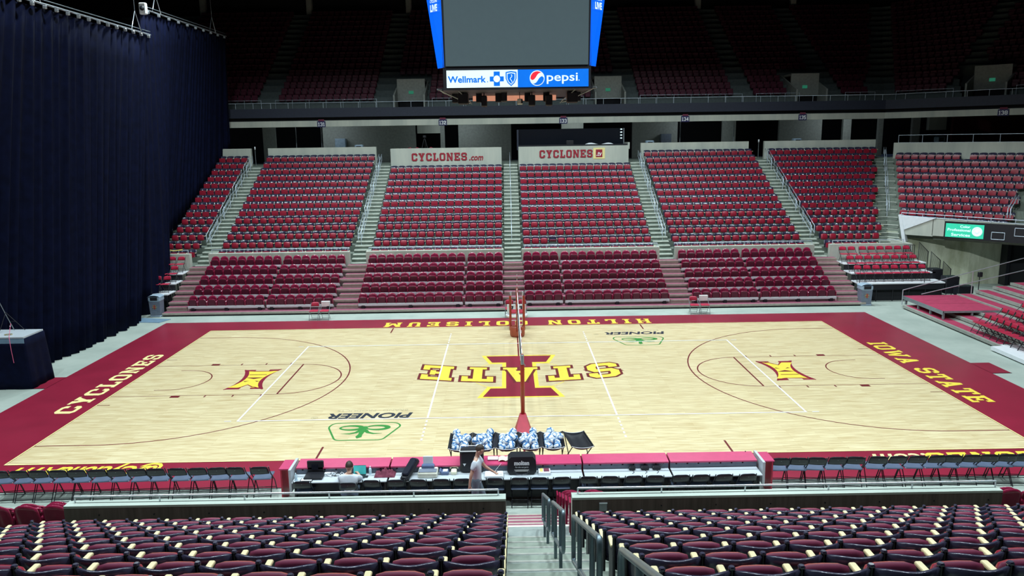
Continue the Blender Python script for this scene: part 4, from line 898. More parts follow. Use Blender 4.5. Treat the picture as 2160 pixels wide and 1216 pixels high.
for k, x in enumerate((-10.0, -9.48)): chair(CHR, x, 9.75, 0, PI, ['red folding chair before the left bleacher, left one of the pair', 'folding chair before the left bleacher, draped with a white towel'][k])
for k, x in enumerate((8.85, 9.37)): chair(CHR, x, 9.75, 0, PI, ['red folding chair before the right bleacher, left one of the pair', 'folding chair before the right bleacher, draped with a white towel'][k])
for k, x in enumerate((-.33, .30)): chair(CHR, x, 9.6, 0, PI, 'red folding chair behind the referee stand, %s one' % ['left', 'right'][k])
for k, x in enumerate((-9.48, 9.37)):
    b = MB(); b.shell(lambda u, v: ((x+(u-.5)*.42, 9.75+.31+(-.03 if v < .5 else .05)+.02*math.sin(u*9), .58+.25*math.sin(PI*min(1, v*1.0))*(1 if v < .9 else .9)+.015*math.sin(u*12)), (0, -1, 0)), 10, 10, .012, 'white')
    b2 = MB(); b2.rbox(x-.21, x+.21, 10.0, 10.03, .62, .86, 'white', .01); b2.rbox(x-.21, x+.21, 10.12, 10.14, .60, .86, 'white', .01); b2.rbox(x-.21, x+.21, 10.0, 10.14, .845, .865, 'white', .01)
    tag(b2.build('towel'), 'white towel over the back of the %s courtside chair' % ['left', 'right'][k], 'towel')

# side risers with red chairs (far right and far left)
RZ = [(11.9, .98), (12.9, 1.36), (13.9, 1.72)]
for side in (1, -1):
    rs = thing('portable_riser', 'black stepped riser with white decks holding red chairs, %s' % ('right of the bleacher' if side > 0 else 'by the curtain'), 'riser')
    xa, xb = (18.0, 22.5) if side > 0 else (-19.4, -18.1)
    for k, (y, z) in enumerate(RZ):
        b = MB(); b.box(xa, xb, y, y+1.02, z-.06, z, 'white'); b.box(xa+.02, xb-.02, y+.02, y+.06, z-.36, z-.07, 'black'); b.build('deck', rs)
        n = 6 if side > 0 else 3
        for i in range(n):
            for yy in (y+.1, y+.85):
                x = xa+.1+(xb-xa-.2)*i/(n-1); b = MB(); b.tube([(x, yy, 0), (x, yy, z-.06)], .025, 'black', 6); b.build('leg', rs)
    b = MB(); b.box(xa, xb, 12.15, 12.2, .0, .9, 'dark_void'); b.build('skirt', rs)
    if side > 0:
        b = MB(); z0 = RZ[0][1]; b.tube([(xa, 11.92, z0), (xa, 11.92, z0+.72), (xb-1.1, 11.92, z0+.72), (xb-1.1, 11.92, z0)], .018, 'black', 6)
        b.build('front_rail', rs)
        for k in range(3): b = MB(); x = 22.6+.0*k; 
        for k, (x0, x1, y, zt0, zt1, zb) in enumerate(((21.7, 22.3, 14.85, 2.55, 2.55, 1.3), (22.4, 22.95, 14.6, 2.75, 2.2, 1.0), (22.95, 23.5, 14.3, 2.25, 1.75, .7), (23.5, 23.95, 14.0, 1.75, 1.3, .5))):
            b = MB(); b.tube([(x0, y, zb), (x0, y, zt0), (x1, y, zt1), (x1, y, zb), (x0, y, zb)], .022, 'black', 6)
            for i in range(1, 16 if k else 5): f = i/(16 if k else 5); b.tube([(x0+(x1-x0)*f, y, zb), (x0+(x1-x0)*f, y, zt0+(zt1-zt0)*f)], .006 if k else .014, 'black', 5)
            b.build('end_fence', rs)
    for k, (y, z) in enumerate(RZ):
        n = 8 if side > 0 else 2
        for i in range(n):
            x = (18.22+.49*i+(.12 if i > 1 and k == 2 else 0)) if side > 0 else -18.4-.5*i
            chair(CHK, x, y+.55, z, PI, 'red folding chair on the %s riser, %s row, %s %s' % ('right' if side > 0 else 'left', ORD[k], ORD[i], 'from left' if side > 0 else 'from the bleacher'), 'red chairs on the %s riser' % ('right' if side > 0 else 'left'))
# dark equipment right of the riser
for k, (x, y, z, w_, d_, h_) in enumerate(((22.9, 12.2, 0, .7, .6, 1.25), (23.3, 11.6, 0, .8, .5, .85), (22.6, 13.2, 0, .6, .6, 1.5))):
    b = MB(); b.rbox(x-w_/2, x+w_/2, y-d_/2, y+d_/2, .35, h_, 'black', .03)
    for sx in (-1, 1):
        for sy in (-1, 1): b.tube([(x+sx*w_*.4, y+sy*d_*.4, 0), (x+sx*w_*.4, y+sy*d_*.4, .4)], .02, 'black', 5)
    tag(b.build('equipment_case'), 'black equipment case on legs by the right riser, %s' % ['middle one', 'nearest the ramp', 'rearmost'][k], 'case')
b = MB(); b.tube([(23.9, 11.3, 0), (23.9, 11.3, 1.4)], .02, 'black', 6); b.rbox(23.8, 24.0, 11.2, 11.35, 1.35, 1.6, 'black', .02)
for a in (0, 2.1, 4.2): b.tube([(23.9, 11.3, .3), (23.9+.3*math.cos(a), 11.3+.3*math.sin(a), 0)], .012, 'black', 5)
tag(b.build('light_stand'), 'thin black stand right of the equipment cases', 'stand')

# ------------------------------------------------------------------ end bleacher, platform and ramp rail on the right
eb = thing('end_bleacher', 'right end bleacher with red carpeted steps', 'bleacher')
for k in range(10):
    x = 19.45+.95*k; z = .18+.16*k; y1 = 10.1+.1*k
    b = MB(); b.box(x, x+.97, -9, y1, z-.05, z, 'deck_maroon' if False else 'riser_gray'); b.box(x+.10, x+.62, -9 if k else 2.55, y1-.05, z, z+.006, 'carpet_red'); b.box(x-.03, x+.03, -9, y1, z-.12, z+.004, 'riser_gray')
    b.box(x+.04, x+.08, -9, y1, max(0, z-.2), z-.05, 'black' if k == 0 else 'deck_tan'); b.build('deck', eb)
b = MB(); b.box(19.0, 19.5, -4, 2.2, .05, .2, 'white'); b.box(19.5, 20.3, -4, 2.4, .15, .2, 'white'); b.build('white_end_deck', eb)
pl = thing('red_platform', 'low red carpeted platform on grey legs beside the end bleacher', 'platform')
b = MB(); b.box(19.62, 22.27, 6.85, 10.45, .55, .60, 'carpet_red'); b.build('deck', pl)
b = MB(); b.box(19.60, 22.27, 6.82, 6.87, .51, .595, 'metal_gray'); b.box(19.58, 19.63, 6.82, 10.45, .42, .595, 'metal_gray'); b.build('fascia', pl)
for (x, y) in ((19.68, 6.92), (19.68, 8.0), (19.68, 9.1), (19.68, 10.3), (21.0, 6.92), (22.2, 6.92)): b = MB(); b.rbox(x-.045, x+.045, y-.045, y+.045, .186 if x < 20 else (.346 if x < 22 else .506), .56, 'metal_gray', .01); b.build('leg', pl)
rr = thing('ramp_rail', 'pair of sloping grey handrails rising over the end bleacher', 'handrail')
for y, xa, za, xb, zb in ((10.25, 19.45, .93, 26.5, 2.75), (8.6, 19.5, 1.05, 25.5, 2.4)):
    b = MB(); b.tube([(xa, y, za), (xb, y, zb)], .022, 'steel_bright', 8); b.build('top_bar', rr)
for (x, y, z0, z1) in ((19.45, 10.25, .18, .93), (22.9, 10.25, .6, 1.82), (26.0, 10.25, 1.2, 2.62), (24.6, 8.6, 1.0, 2.2)): b = MB(); b.tube([(x, y, z0), (x, y, z1)], .022, 'steel_bright', 8); b.build('post', rr)
for r_i, (x, z, y0, n) in enumerate(((20.0, .186, 4.42, 8), (20.95, .346, 4.75, 7), (21.9, .506, 4.9, 6))):
    for i in range(n): chair(CHK, x-.15, y0-.45*i, z, PI/2, 'red folding chair on the end bleacher, %s row, %s from the platform' % (ORD[r_i], ORD[i]), 'end bleacher chairs')
#MARK3
# ================================================================== CURTAINS
def curtain(name, top, hem, n, m, label, fold=.14, seed=1):
    rr_ = random.Random(seed); ph = [rr_.uniform(0, 6) for _ in range(4)]
    def interp(pl_, t):
        L = [0]
        for i in range(1, len(pl_)): L.append(L[-1]+(Vector(pl_[i])-Vector(pl_[i-1])).length)
        d = t*L[-1]
        for i in range(1, len(pl_)):
            if d <= L[i]+1e-9: f = (d-L[i-1])/max(1e-9, L[i]-L[i-1]); return Vector(pl_[i-1]).lerp(Vector(pl_[i]), f)
        return Vector(pl_[-1])
    def fn(u, v):
        a = interp(hem, u); c = interp(top, u); p = a.lerp(c, v)
        w = u*n*2*PI; k = fold*(1-.72*v)
        off = k*(math.sin(w+.6*math.sin(v*2+ph[0]))+.45*math.sin(w*.47+ph[1]+v*.7)+.3*math.sin(w*1.93+ph[2]))
        return (p.x+off, p.y+.25*k*math.cos(w), p.z), (1, 0, 0)
    b = MB(); b.shell(fn, n*10, 10, .01, m); o = b.build(name); tag(o, label, 'curtain'); return o
curtain('stage_curtain', [(-18.7, -7.5, 14.0), (-18.7, 13.9, 14.05)], [(-20.3, -7.5, .02), (-20.1, .6, .02), (-19.2, 2.0, .02), (-18.75, 4.4, .02), (-18.72, 9.85, .02)], 36, 'curtain', 'tall black pleated curtain hanging to the floor at the left', .19, 4)
curtain('stage_curtain', [(-18.6, 12.9, 15.2), (-19.5, 27.9, 15.75)], [(-19.45, 10.9, .03), (-18.95, 11.5, .03), (-18.72, 13.2, .03), (-19.3, 14.9, 1.6), (-20.3, 16.6, 2.7), (-20.2, 27.5, 7.6), (-19.9, 28.2, 8.2)], 30, 'curtain', 'second black curtain hanging down over the far stand', .10, 9)
def truss(name, a, b_, label, drops, clips):
    t_ = thing(name, label, 'truss'); a = Vector(a); c = Vector(b_); m1 = MB()
    m1.tube([a, c], .045, 'steel_bright', 8); m1.tube([a+Vector((0, 0, .16)), c+Vector((0, 0, .16))], .02, 'steel', 6); m1.build('pipe', t_)
    m1 = MB()
    for i in range(clips): p = a.lerp(c, (i+.5)/clips); m1.rbox(p.x+.02, p.x+.16, p.y-.06, p.y+.06, p.z-.2, p.z-.06, 'steel_bright', .02)
    m1.build('clips', t_)
    for f in drops:
        p = a.lerp(c, f); m1 = MB(); m1.tube([p+Vector((0, -.5, .05)), p+Vector((0, 0, .95)), p+Vector((0, .5, .05))], .022, 'steel_bright', 6); m1.tube([p+Vector((0, 0, .95)), p+Vector((0, 0, 9))], .014, 'steel', 6); m1.build('hanger', t_)
truss('curtain_truss', (-18.6, -7.5, 14.15), (-18.6, 14.0, 14.2), 'steel pipe with clamps holding the nearer left curtain', (.2, .53, .93), 26)
truss('curtain_truss', (-18.5, 12.9, 15.35), (-19.5, 28, 15.9), 'steel pipe holding the farther left curtain', (.15, .8), 10)
b = MB(); b.rbox(-18.55, -18.2, 12.85, 13.1, 15.05, 15.6, 'white', .04); b.lathe([(.12, 0), (.12, .02), (0, .02)], 'black', 12, T=TM((-18.37, 12.84, 15.33), (PI/2, 0, 0))); tag(b.build('motor_box'), 'small white box at the near end of the farther curtain pipe', 'box')

# ================================================================== SCOREBOARD
sb = thing('scoreboard', 'hanging scoreboard with a blank grey screen over a lit sponsor panel', 'scoreboard', (0, 0, 0))
YB = -2.6
def sbox(name, x0, x1, y0, y1, z0, z1, m): b = MB(); b.rbox(x0, x1, y0, y1, z0, z1, m, .02); return b.build(name, sb)
sbox('housing', -2.24, 2.24, YB+.12, 2.4, 10.3, 16.5, 'fascia')
b = MB(); zt, zb_ = 14.6, 10.93; yt = YB-.28
def quad(x0, x1, y0, y1, z0, z1, m, d=.06):
    b.add([(x0[0], y0, z0), (x0[1], y0, z0), (x1[1], y1, z1), (x1[0], y1, z1), (x0[0], y0+d, z0), (x0[1], y0+d, z0), (x1[1], y1+d, z1), (x1[0], y1+d, z1)], [(0, 1, 2, 3), (7, 6, 5, 4), (0, 4, 5, 1), (1, 5, 6, 2), (2, 6, 7, 3), (3, 7, 4, 0)], m)
quad((-2.33, 2.33), (-2.36, 2.36), YB+.03, YB+.0, zb_-.06, zt, 'black'); b.build('screen_frame', sb)
b = MB(); quad((-2.24, 2.24), (-2.27, 2.27), YB-.02, YB-.05, zb_, zt, 'screen_gray', .04); o = b.build('video_screen', sb); o['label'] = 'blank grey video screen'
for sx in (-1, 1):
    b = MB(); A = (sx*2.29, YB-.0); Bb = (sx*2.52, YB+.35); At = (sx*2.36, YB-.02); Bt = (sx*3.05, YB+.75)
    vs = [(A[0], A[1], 10.9), (Bb[0], Bb[1], 10.9), (Bt[0], Bt[1], 14.6), (At[0], At[1], 14.6)]; vs += [(x, y+.06, z) for x, y, z in vs]
    f = [(0, 1, 2, 3), (7, 6, 5, 4), (0, 4, 5, 1), (1, 5, 6, 2), (2, 6, 7, 3), (3, 7, 4, 0)]
    b.add(vs, f, 'led_blue'); o = b.build('side_panel', sb); o['label'] = 'blue lit slanting side panel'
    d = Vector((Bt[0]-At[0], Bt[1]-At[1], 0)).normalized()
    if sx < 0: d = -d
    l = MB(); base = Vector(((A[0]+Bb[0])/2*.42+(At[0]+Bt[0])/2*.58, (A[1]+Bb[1])/2*.45+(At[1]+Bt[1])/2*.55-.07, 12.62)); nrm = d.cross(Vector((0, 0, 1)))
    TT = Matrix.Translation(base) @ Matrix(((d.x, 0, nrm.x, 0), (d.y, 0, nrm.y, 0), (0, 1, 0, 0), (0, 0, 0, 1)))
    font_text(l, 'LIVE', .2, TT, 'led_white', width=.36, bold=.05); font_text(l, 'CYCLONE', .09, TT @ TM((0, .26, 0)), 'led_white', width=.36, bold=.03); l.build('sign_text', o)
rb2 = MB(); rb2.box(-2.33, 2.33, YB-.0, YB+.15, 10.2, 10.86, 'black'); ro = rb2.build('ribbon_housing', sb)
b = MB(); b.box(-2.22, .02, YB-.03, YB, 10.27, 10.8, 'led_white'); wl = b.build('sponsor_panel', sb); wl['label'] = 'white lit panel reading Wellmark'
b = MB(); b.box(.02, 2.25, YB-.03, YB, 10.26, 10.8, 'led_brand'); pp = b.build('sponsor_panel', sb); pp['label'] = 'blue lit panel reading pepsi'
TF = lambda x, z, d=-.04: TM((x, YB+d, z), (PI/2, 0, 0))
b = MB(); font_text(b, 'Wellmark', .20, TF(-1.58, 10.43), 'led_brand', width=1.2, bold=.026); font_text(b, '.', .2, TF(-.93, 10.43), 'led_brand')
for (x0, x1, z0, z1) in ((-.86, -.42, 10.45, 10.60), (-.735, -.545, 10.31, 10.75)): b.box(x0, x1, YB-.04, YB-.03, z0, z1, 'led_brand')
b.lathe([(.105, 0), (.105, .012), (.09, .012), (.09, 0)], 'led_white', 20, T=TF(-.64, 10.525, -.042))
for a in (-.5, .5, PI-.6, PI+.6, PI/2): b.box(-.012, .012, 0, .08, 0, .012, 'led_white', T=TF(-.64, 10.525, -.046) @ Matrix.Rotation(a+PI/2*0, 4, 'Z'))
sh = [(-.36, .2), (-.19, .23), (-.02, .2), (-.02, .0), (-.08, -.13), (-.19, -.23), (-.30, -.13), (-.36, .0)]
b.prism([(x-.0, y) for x, y in sh], 0, .01, 'led_brand', T=TF(-.0, 10.53)); b.prism([(-.19+(x+.19)*.8, y*.83) for x, y in sh], 0, .01, 'led_white', T=TF(0, 10.53, -.052)); b.prism([(-.19+(x+.19)*.66, y*.70) for x, y in sh], 0, .01, 'led_brand', T=TF(0, 10.53, -.063))
pts = [(-.19+.03*math.sin(i*1.1), .12-.03*i) for i in range(9)]; sub = MB(); strip(sub, pts, .02, 'led_white', .012); b.add(sub.v, sub.f, 'led_white', T=TF(0, 10.53, -.068))
b.build('lettering', wl)
b = MB(); b.lathe([(.235, 0), (.235, .008), (0, .008)], 'led_white', 32, T=TF(.63, 10.53, -.04))
def half(sgn, c):
    pts = []
    for i in range(25):
        t_ = i/24*PI; x = -math.cos(t_)*.21; y = math.sin(t_)*.21*sgn; pts.append((x, y))
    wave = [(x, .05*math.sin(x/.21*PI*.8)+(.06 if sgn > 0 else -.06)) for x in [.21-.42*i/12 for i in range(13)]]
    wave = [(x*.96, y) for x, y in wave]; 
    rot = Matrix.Rotation(.45, 4, 'Z'); vs = [Vector((x, y, 0)) for x, y in pts if (y*sgn) > .07 or False]+[Vector((x, y, 0)) for x, y in wave if abs(x) < .19]
    b.poly([tuple(rot @ v) for v in vs], c, T=TF(.63, 10.53, -.055))
half(1, 'led_red'); half(-1, 'led_brand')
font_text(b, 'pepsi', .27, TF(1.42, 10.44), 'led_white', width=.98, bold=.012); font_text(b, '.', .2, TF(1.95, 10.44), 'led_white'); b.build('lettering', pp)
# underside frame with speakers and the lit panel of the opposite side
b = MB()
for x in (-2.1, -1.28, -.62, .38, 1.02, 2.1):
    b.rbox(x-.1, x+.1, -.6, -.4, 9.9, 10.35, 'black', .02)
b.box(-2.4, 2.4, YB+.2, 2.3, 10.2, 10.3, 'black'); b.build('underside', sb)
b = MB(); b.box(-1.55, 1.45, .9, .95, 10.02, 10.34, 'glow_orange'); o = b.build('far_panel', sb); o['label'] = 'orange glowing panel seen under the board'
b = MB()
for sx in (-1, 1):
    for i in range(4): b.tube([(sx*2.55, -1.6+i*.5, 10.28), (sx*(1.75-.06*i), -.3+i*.3, 9.92)], .02, 'metal_gray', 5)
    b.tube([(sx*2.55, -2.2, 10.25), (sx*1.3, .6, 10.25)], .03, 'metal_gray', 5); b.tube([(sx*1.9, -2.0, 10.22), (sx*1.6, .3, 9.95)], .02, 'metal_gray', 5)
b.build('braces', sb)
for k, (x, y, z, w_) in enumerate(((-1.78, -1.2, 9.82, .34), (-1.1, -.8, 9.75, .2), (-.42, -.8, 9.9, .2), (.52, -.8, 9.75, .22), (1.1, -.8, 9.75, .22), (1.85, -1.2, 9.82, .36))):
    b = MB(); b.rbox(x-w_/2, x+w_/2, y-.2, y+.2, z, z+.36, 'black', .03); b.tube([(x, y, z+.36), (x, y, 10.3)], .02, 'black', 6); tag(b.build('loudspeaker'), 'black loudspeaker hanging under the scoreboard, %s from left' % ORD[k], 'loudspeaker')
b = MB(); b.rbox(.02, .2, -1.2, -1.0, 9.8, 9.98, 'printer', .02); b.tube([(.1, -1.1, 9.98), (.1, -1.1, 10.3)], .012, 'black', 5); b.box(.15, .2, -1.21, -1.2, 9.83, 9.95, 'black'); tag(b.build('camera'), 'small cream camera hanging under the scoreboard', 'camera')

# ================================================================== BALL CARTS
balls_mb = MB()
def ball_mesh():
    b = MB(); n = 28; k = 18; r = .105; vs = []; 
    for j in range(k+1):
        for i in range(n): th, phi = 2*PI*i/n, PI*j/k; vs.append((r*math.sin(phi)*math.cos(th), r*math.sin(phi)*math.sin(th), r*math.cos(phi)))
    W_, B_ = [], []
    for j in range(k):
        for i in range(n):
            i2 = (i+1) % n; q = (j*n+i, j*n+i2, (j+1)*n+i2, (j+1)*n+i)
            c = sum((Vector(vs[a]) for a in q), Vector())/4/r; ax = max(range(3), key=lambda a: abs(c[a])); o = c[(ax+1) % 3]
            (B_ if .22 < o < .6 or (-.6 < o < -.45) else W_).append(q)
    b.add(vs, W_, 'ball_white', True); b.add(vs, B_, 'ball_blue', True); return b.mesh('volleyball')
BALL = ball_mesh()
carts = [(-2.0, -1.42), (-1.39, -.80), (-.78, -.19), (-.17, .41), (.43, 1.01), (1.03, 1.6)]
yN, yF, zr = -9.0, -7.92, .84
for k, (a, c) in enumerate(carts):
    ca = thing('ball_cart', 'black sling ball cart, %s from left, %s' % (ORD[k], 'empty' if k == 5 else 'heaped with volleyballs'), 'ball cart')
    sag = .17 if k < 5 else .15
    b = MB()
    sk = .16 if k == 5 else 0.
    def fn(u, v, a=a, c=c, sag=sag, sk=sk):
        s_ = 2*u-1; e = 1-abs(2*v-1)**6; endk = .05*math.cos(PI*s_/2)
        z = zr-sag*(.35+.65*e)*(1-s_*s_)**.8; return (a+(c-a)*u+sk*(1-v), yN+(yF-yN)*v, z), (0, 0, 1)
    b.shell(fn, 12, 16, .012, 'black'); b.build('sling', ca)
    b = MB()
    for v in (0, 1): b.tube([Vector(fn(i/12, v)[0])+Vector((0, 0, .006)) for i in range(13)], .009, 'white', 5)
    for x in (a, c): b.tube([(x+sk, yN, zr), (x, yF, zr)], .014, 'black', 7)
    b.build('rim', ca)
    for x in (a+.03, c-.03):
        b = MB(); b.tube([(x+sk, yN+.02, zr), (x, yF-.1, .06)], .013, 'black', 6); b.tube([(x, yF-.02, zr), (x+sk, yN+.1, .06)], .013, 'black', 6); b.build('leg', ca)
    b = MB()
    for x in (a+.03, c-.03):
        for y in (yN+.1, yF-.1): b.lathe([(.0, -.012), (.045, -.012), (.045, .012), (0, .012)], 'black', 10, T=TM((x, y, .058), (0, PI/2, 0)))
    b.build('casters', ca)
    if k == 5: continue
    xm = (a+c)/2; rb_ = random.Random(20+k); idx = 0; spots = []
    for r_i in range(5):
        for ci in range(2): spots.append((xm+(-.115 if ci == 0 else .115)+rb_.uniform(-.012, .012), yN+.12+.185*r_i, zr-.045+rb_.uniform(0, .02)))
    for r_i in range(3): spots.append((xm+rb_.uniform(-.08, .08), yN+.215+.185*r_i, zr+.075+rb_.uniform(0, .02)))
    spots.append((xm-.2, yN+.26, zr+.1)) if k % 2 else spots.append((xm+.19, yN+.45, zr+.1))
    spots.append((xm+rb_.uniform(-.14, .18), yF-.12, zr+.06))
    for (x, y, z) in spots:
        o = bpy.data.objects.new('volleyball', BALL); COL.objects.link(o); o.location = (x, y, z); o.rotation_euler = (rb_.uniform(0, 6), rb_.uniform(0, 6), rb_.uniform(0, 6))
        tag(o, 'blue and white volleyball heaped in the ball cart %s from left' % ORD[k], 'ball', 'volleyballs in the %s cart' % ORD[k])

# ================================================================== PRESS TABLE
seams = [-5.62, -3.33, -1.13, 1.35, 3.47, 5.62]
for k in range(5):
    a, c = seams[k]+.02, seams[k+1]-.02
    pt_ = thing('press_table', 'grey press table with a red padded ledge, %s unit from left' % ORD[k], 'table', group='press table units')
    b = MB(); b.rbox(a, c, -10.62, -10.12, .69, .72, 'table_gray', .01); b.build('tabletop', pt_)
    b = MB(); b.add([(a, -10.17, .895), (c, -10.17, .895), (c, -9.70, .93), (a, -9.70, .93), (a, -10.17, .86), (c, -10.17, .86), (c, -9.70, .86), (a, -9.70, .86)], [(0, 1, 2, 3), (7, 6, 5, 4), (0, 4, 5, 1), (1, 5, 6, 2), (2, 6, 7, 3), (3, 7, 4, 0)], 'ledge_red'); b.build('ledge', pt_)
    b = MB(); b.box(a, c, -10.13, -10.10, .71, .87, 'bin_gray')
    n = int((c-a)/.27)
    for i in range(n): b.lathe([(.022, 0), (.022, .006), (0, .006)], 'dark_void', 8, T=TM((a+.15+i*.27, -10.131, .83), (PI/2, 0, 0)))
    b.build('back_panel', pt_)
    b = MB(); b.box(a, c, -9.78, -9.72, .02, .87, 'pad_red'); b.build('front_panel', pt_)
    for x in (a+.05, c-.05):
        for y in (-10.5, -9.9): b = MB(); b.box(x-.02, x+.02, y-.02, y+.02, 0.0, .69, 'black'); b.build('leg', pt_)
    b = MB(); b.box(a, c, -10.3, -10.28, .1, .72, 'black'); b.build('skirt', pt_)
for k, sx in enumerate((-1, 1)):
    b = MB(); x = sx*5.68; b.box(x-.03, x+.03, -10.45, -9.72, .4, .96, 'table_gray'); b.box(min(x, x+sx*.3), max(x, x+sx*.3), -10.3, -9.75, .90, .93, 'ledge_red'); b.box(x+sx*.24, x+sx*.27, -10.3, -9.75, .012, .90, 'pad_red')
    tag(b.build('table_end_panel'), 'folding end panel at the %s end of the press table' % ['left', 'right'][k], 'panel')
b = MB(); b.tube([(5.55, -10.1, .8), (5.45, -10.05, .76), (5.3, -9.9, .76), (5.4, -9.75, .8), (5.45, -9.72, .95)], .012, 'cable', 5); tag(b.build('cable'), 'loose black cable at the right end of the press table', 'cable')
TZ = .751
_before = set(bpy.data.objects)
def tab(name, lab, cat, parts):
    t_ = thing(name, lab, cat)
    for n, fnc in parts: b = MB(); fnc(b); b.build(n, t_)
    return t_
tab('monitor', 'black monitor standing at the left end of the press table', 'monitor', [('screen', lambda b: b.rbox(-5.33, -4.93, -10.02, -9.96, TZ+.06, TZ+.34, 'black', .015)), ('face', lambda b: b.box(-5.22, -5.06, -10.025, -10.02, TZ+.12, TZ+.26, 'black_gloss')), ('base', lambda b: b.rbox(-5.35, -4.9, -10.35, -9.9, TZ, TZ+.06, 'black', .02))])
tab('tablet', 'white-screened tablet near the left end of the press table', 'tablet', [('case', lambda b: b.rbox(-5.42, -5.12, -10.58, -10.40, TZ, TZ+.012, 'black', .005)), ('screen', lambda b: b.box(-5.40, -5.14, -10.55, -10.42, TZ+.012, TZ+.014, 'white'))])
b = MB(); b.lathe([(.03, 0), (.035, .02), (.035, .12), (.012, .17), (.012, .19)], 'clear', 12); tag(b.build('water_bottle', loc=(-5.52, -10.35, TZ)), 'small water bottle at the left end of the press table', 'bottle')
b = MB()
for i in range(5): b.tube([(-4.95+.1*i, -10.15+.05*math.sin(i*2), TZ+.01), (-4.9+.1*i, -10.0, TZ+.04), (-4.82+.11*i, -10.12, TZ+.02), (-4.7+.1*i, -10.2+.04*i, TZ+.01)], .008, 'cable' if i % 2 else 'white', 5)
tag(b.build('cable_tangle'), 'tangle of black and white cables on the press table', 'cables')
for k, (x, y, a) in enumerate(((-4.85, -10.02, .3), (-4.68, -9.95, .3))):
    b = MB(); b.rbox(-.09, .09, -.05, .05, 0, .05, 'white', .012); tag(b.build('power_adapter', loc=(x, y, TZ), rz=a), 'white power adapter among the cables, %s one' % ['left', 'right'][k], 'adapter')
tab('laptop', 'open laptop with a teal screen before the seated man', 'laptop', [('base', lambda b: b.rbox(-4.2, -3.9, -10.3, -10.08, TZ, TZ+.015, 'black', .005)), ('screen', lambda b: b.add([(-4.2, -10.08, TZ), (-3.9, -10.08, TZ), (-3.9, -10.04, TZ+.22), (-4.2, -10.04, TZ+.22)], [(0, 1, 2, 3)], 'teal') and b.add([(-4.2, -10.07, TZ), (-3.9, -10.07, TZ), (-3.9, -10.025, TZ+.22), (-4.2, -10.025, TZ+.22)], [(3, 2, 1, 0)], 'black'))])
tab('water_bottle', 'water bottle right of the teal laptop', 'bottle', [('body', lambda b: b.lathe([(.03, 0), (.034, .01), (.034, .13), (.014, .17)], 'clear', 12, T=TM((-3.8, -10.05, TZ)))), ('cap', lambda b: b.lathe([(.016, .17), (.016, .2)], 'white', 10, T=TM((-3.8, -10.05, TZ))))])
b = MB(); b.grid(lambda u, v: (-3.68+.5*u, -10.28+.36*v, TZ+.004+(.10+.035*math.sin(u*17)+.04*math.sin(v*13+u*9)+.02*math.sin(u*31-v*11))*math.sin(PI*u)**.5*math.sin(PI*v)**.5), 30, 22, 'jacket'); tag(b.build('jacket'), 'crumpled dark red jacket lying on the press table', 'jacket')
b = MB(); b.rbox(-3.9, -3.83, -10.42, -10.3, TZ, TZ+.012, 'black', .004); tag(b.build('phone'), 'black mobile phone on the table edge by the seated man', 'phone')
b = MB(); b.rbox(-.11, .11, -.38, .38, 0, .13, 'black', .05, T=TM((-2.82, -10.12, TZ+.07), (.33, 0, -.32))); b.rbox(-.09, .09, -.3, .3, .1, .17, 'black_gloss', .04, T=TM((-2.82, -10.12, TZ+.09), (.33, 0, -.32)))
tag(b.build('equipment_bag'), 'long black bag leaning on the press table left of the printer', 'bag')
tab('printer', 'cream printer with paper standing up in its tray', 'printer', [('body', lambda b: b.rbox(-2.62, -2.15, -10.36, -9.98, TZ, TZ+.14, 'printer', .03)), ('paper_tray', lambda b: b.rbox(-2.55, -2.24, -10.12, -9.98, TZ+.12, TZ+.22, 'phone_blue', .02)), ('paper', lambda b: b.rbox(-2.52, -2.28, -9.98, -9.95, TZ+.14, TZ+.40, 'white', .01)), ('lid', lambda b: b.rbox(-2.6, -2.17, -10.34, -10.14, TZ+.14, TZ+.155, 'bin_gray', .01))])
tab('desk_phone', 'blue-grey desk phone right of the printer', 'phone', [('body', lambda b: b.rbox(-2.09, -1.89, -10.2, -9.98, TZ, TZ+.08, 'phone_blue', .02)), ('keypad', lambda b: b.box(-2.03, -1.92, -10.17, -10.03, TZ+.08, TZ+.09, 'white')), ('handset', lambda b: b.rbox(-2.12, -2.07, -10.2, -9.98, TZ+.06, TZ+.11, 'phone_blue', .015))])
tab('desk_phone', 'cream desk phone with its handset across the top', 'phone', [('body', lambda b: b.rbox(-1.84, -1.70, -10.2, -10.0, TZ, TZ+.09, 'phone_cream', .02)), ('handset', lambda b: b.tube([(-1.87, -10.0, TZ+.09), (-1.84, -9.99, TZ+.13), (-1.70, -9.99, TZ+.13), (-1.67, -10.0, TZ+.09)], .022, 'phone_cream', 8))])
tab('ball_bag', 'dark bag with a white rim standing behind the walking man', 'bag', [('body', lambda b: b.rbox(-1.62, -1.05, -10.1, -9.75, TZ, 1.30, 'black', .05)), ('rim', lambda b: b.tube([(-1.62, -10.1, 1.31), (-1.05, -10.1, 1.31), (-1.05, -9.75, 1.31), (-1.62, -9.75, 1.31), (-1.62, -10.1, 1.31)], .012, 'white', 6)), ('logo', lambda b: b.poly([(-1.55, -10.103, 1.0), (-1.47, -10.103, 1.0), (-1.51, -10.103, .93)], 'white'))])
tab('control_console', 'white control console with a thin aerial on the press table', 'console', [('body', lambda b: b.rbox(-1.02, -.57, -10.42, -10.12, TZ, TZ+.06, 'white', .015)), ('display', lambda b: b.box(-.85, -.72, -10.2, -10.15, TZ+.06, TZ+.065, 'black')), ('key_strip', lambda b: b.box(-.76, -.6, -10.36, -10.3, TZ+.06, TZ+.063, 'ghost')), ('aerial', lambda b: b.tube([(-.78, -10.12, TZ+.05), (-.62, -10.0, TZ+.2)], .004, 'white', 5))])
mb_ = thing('ball_bag', 'black bag reading molten on the press table', 'bag')
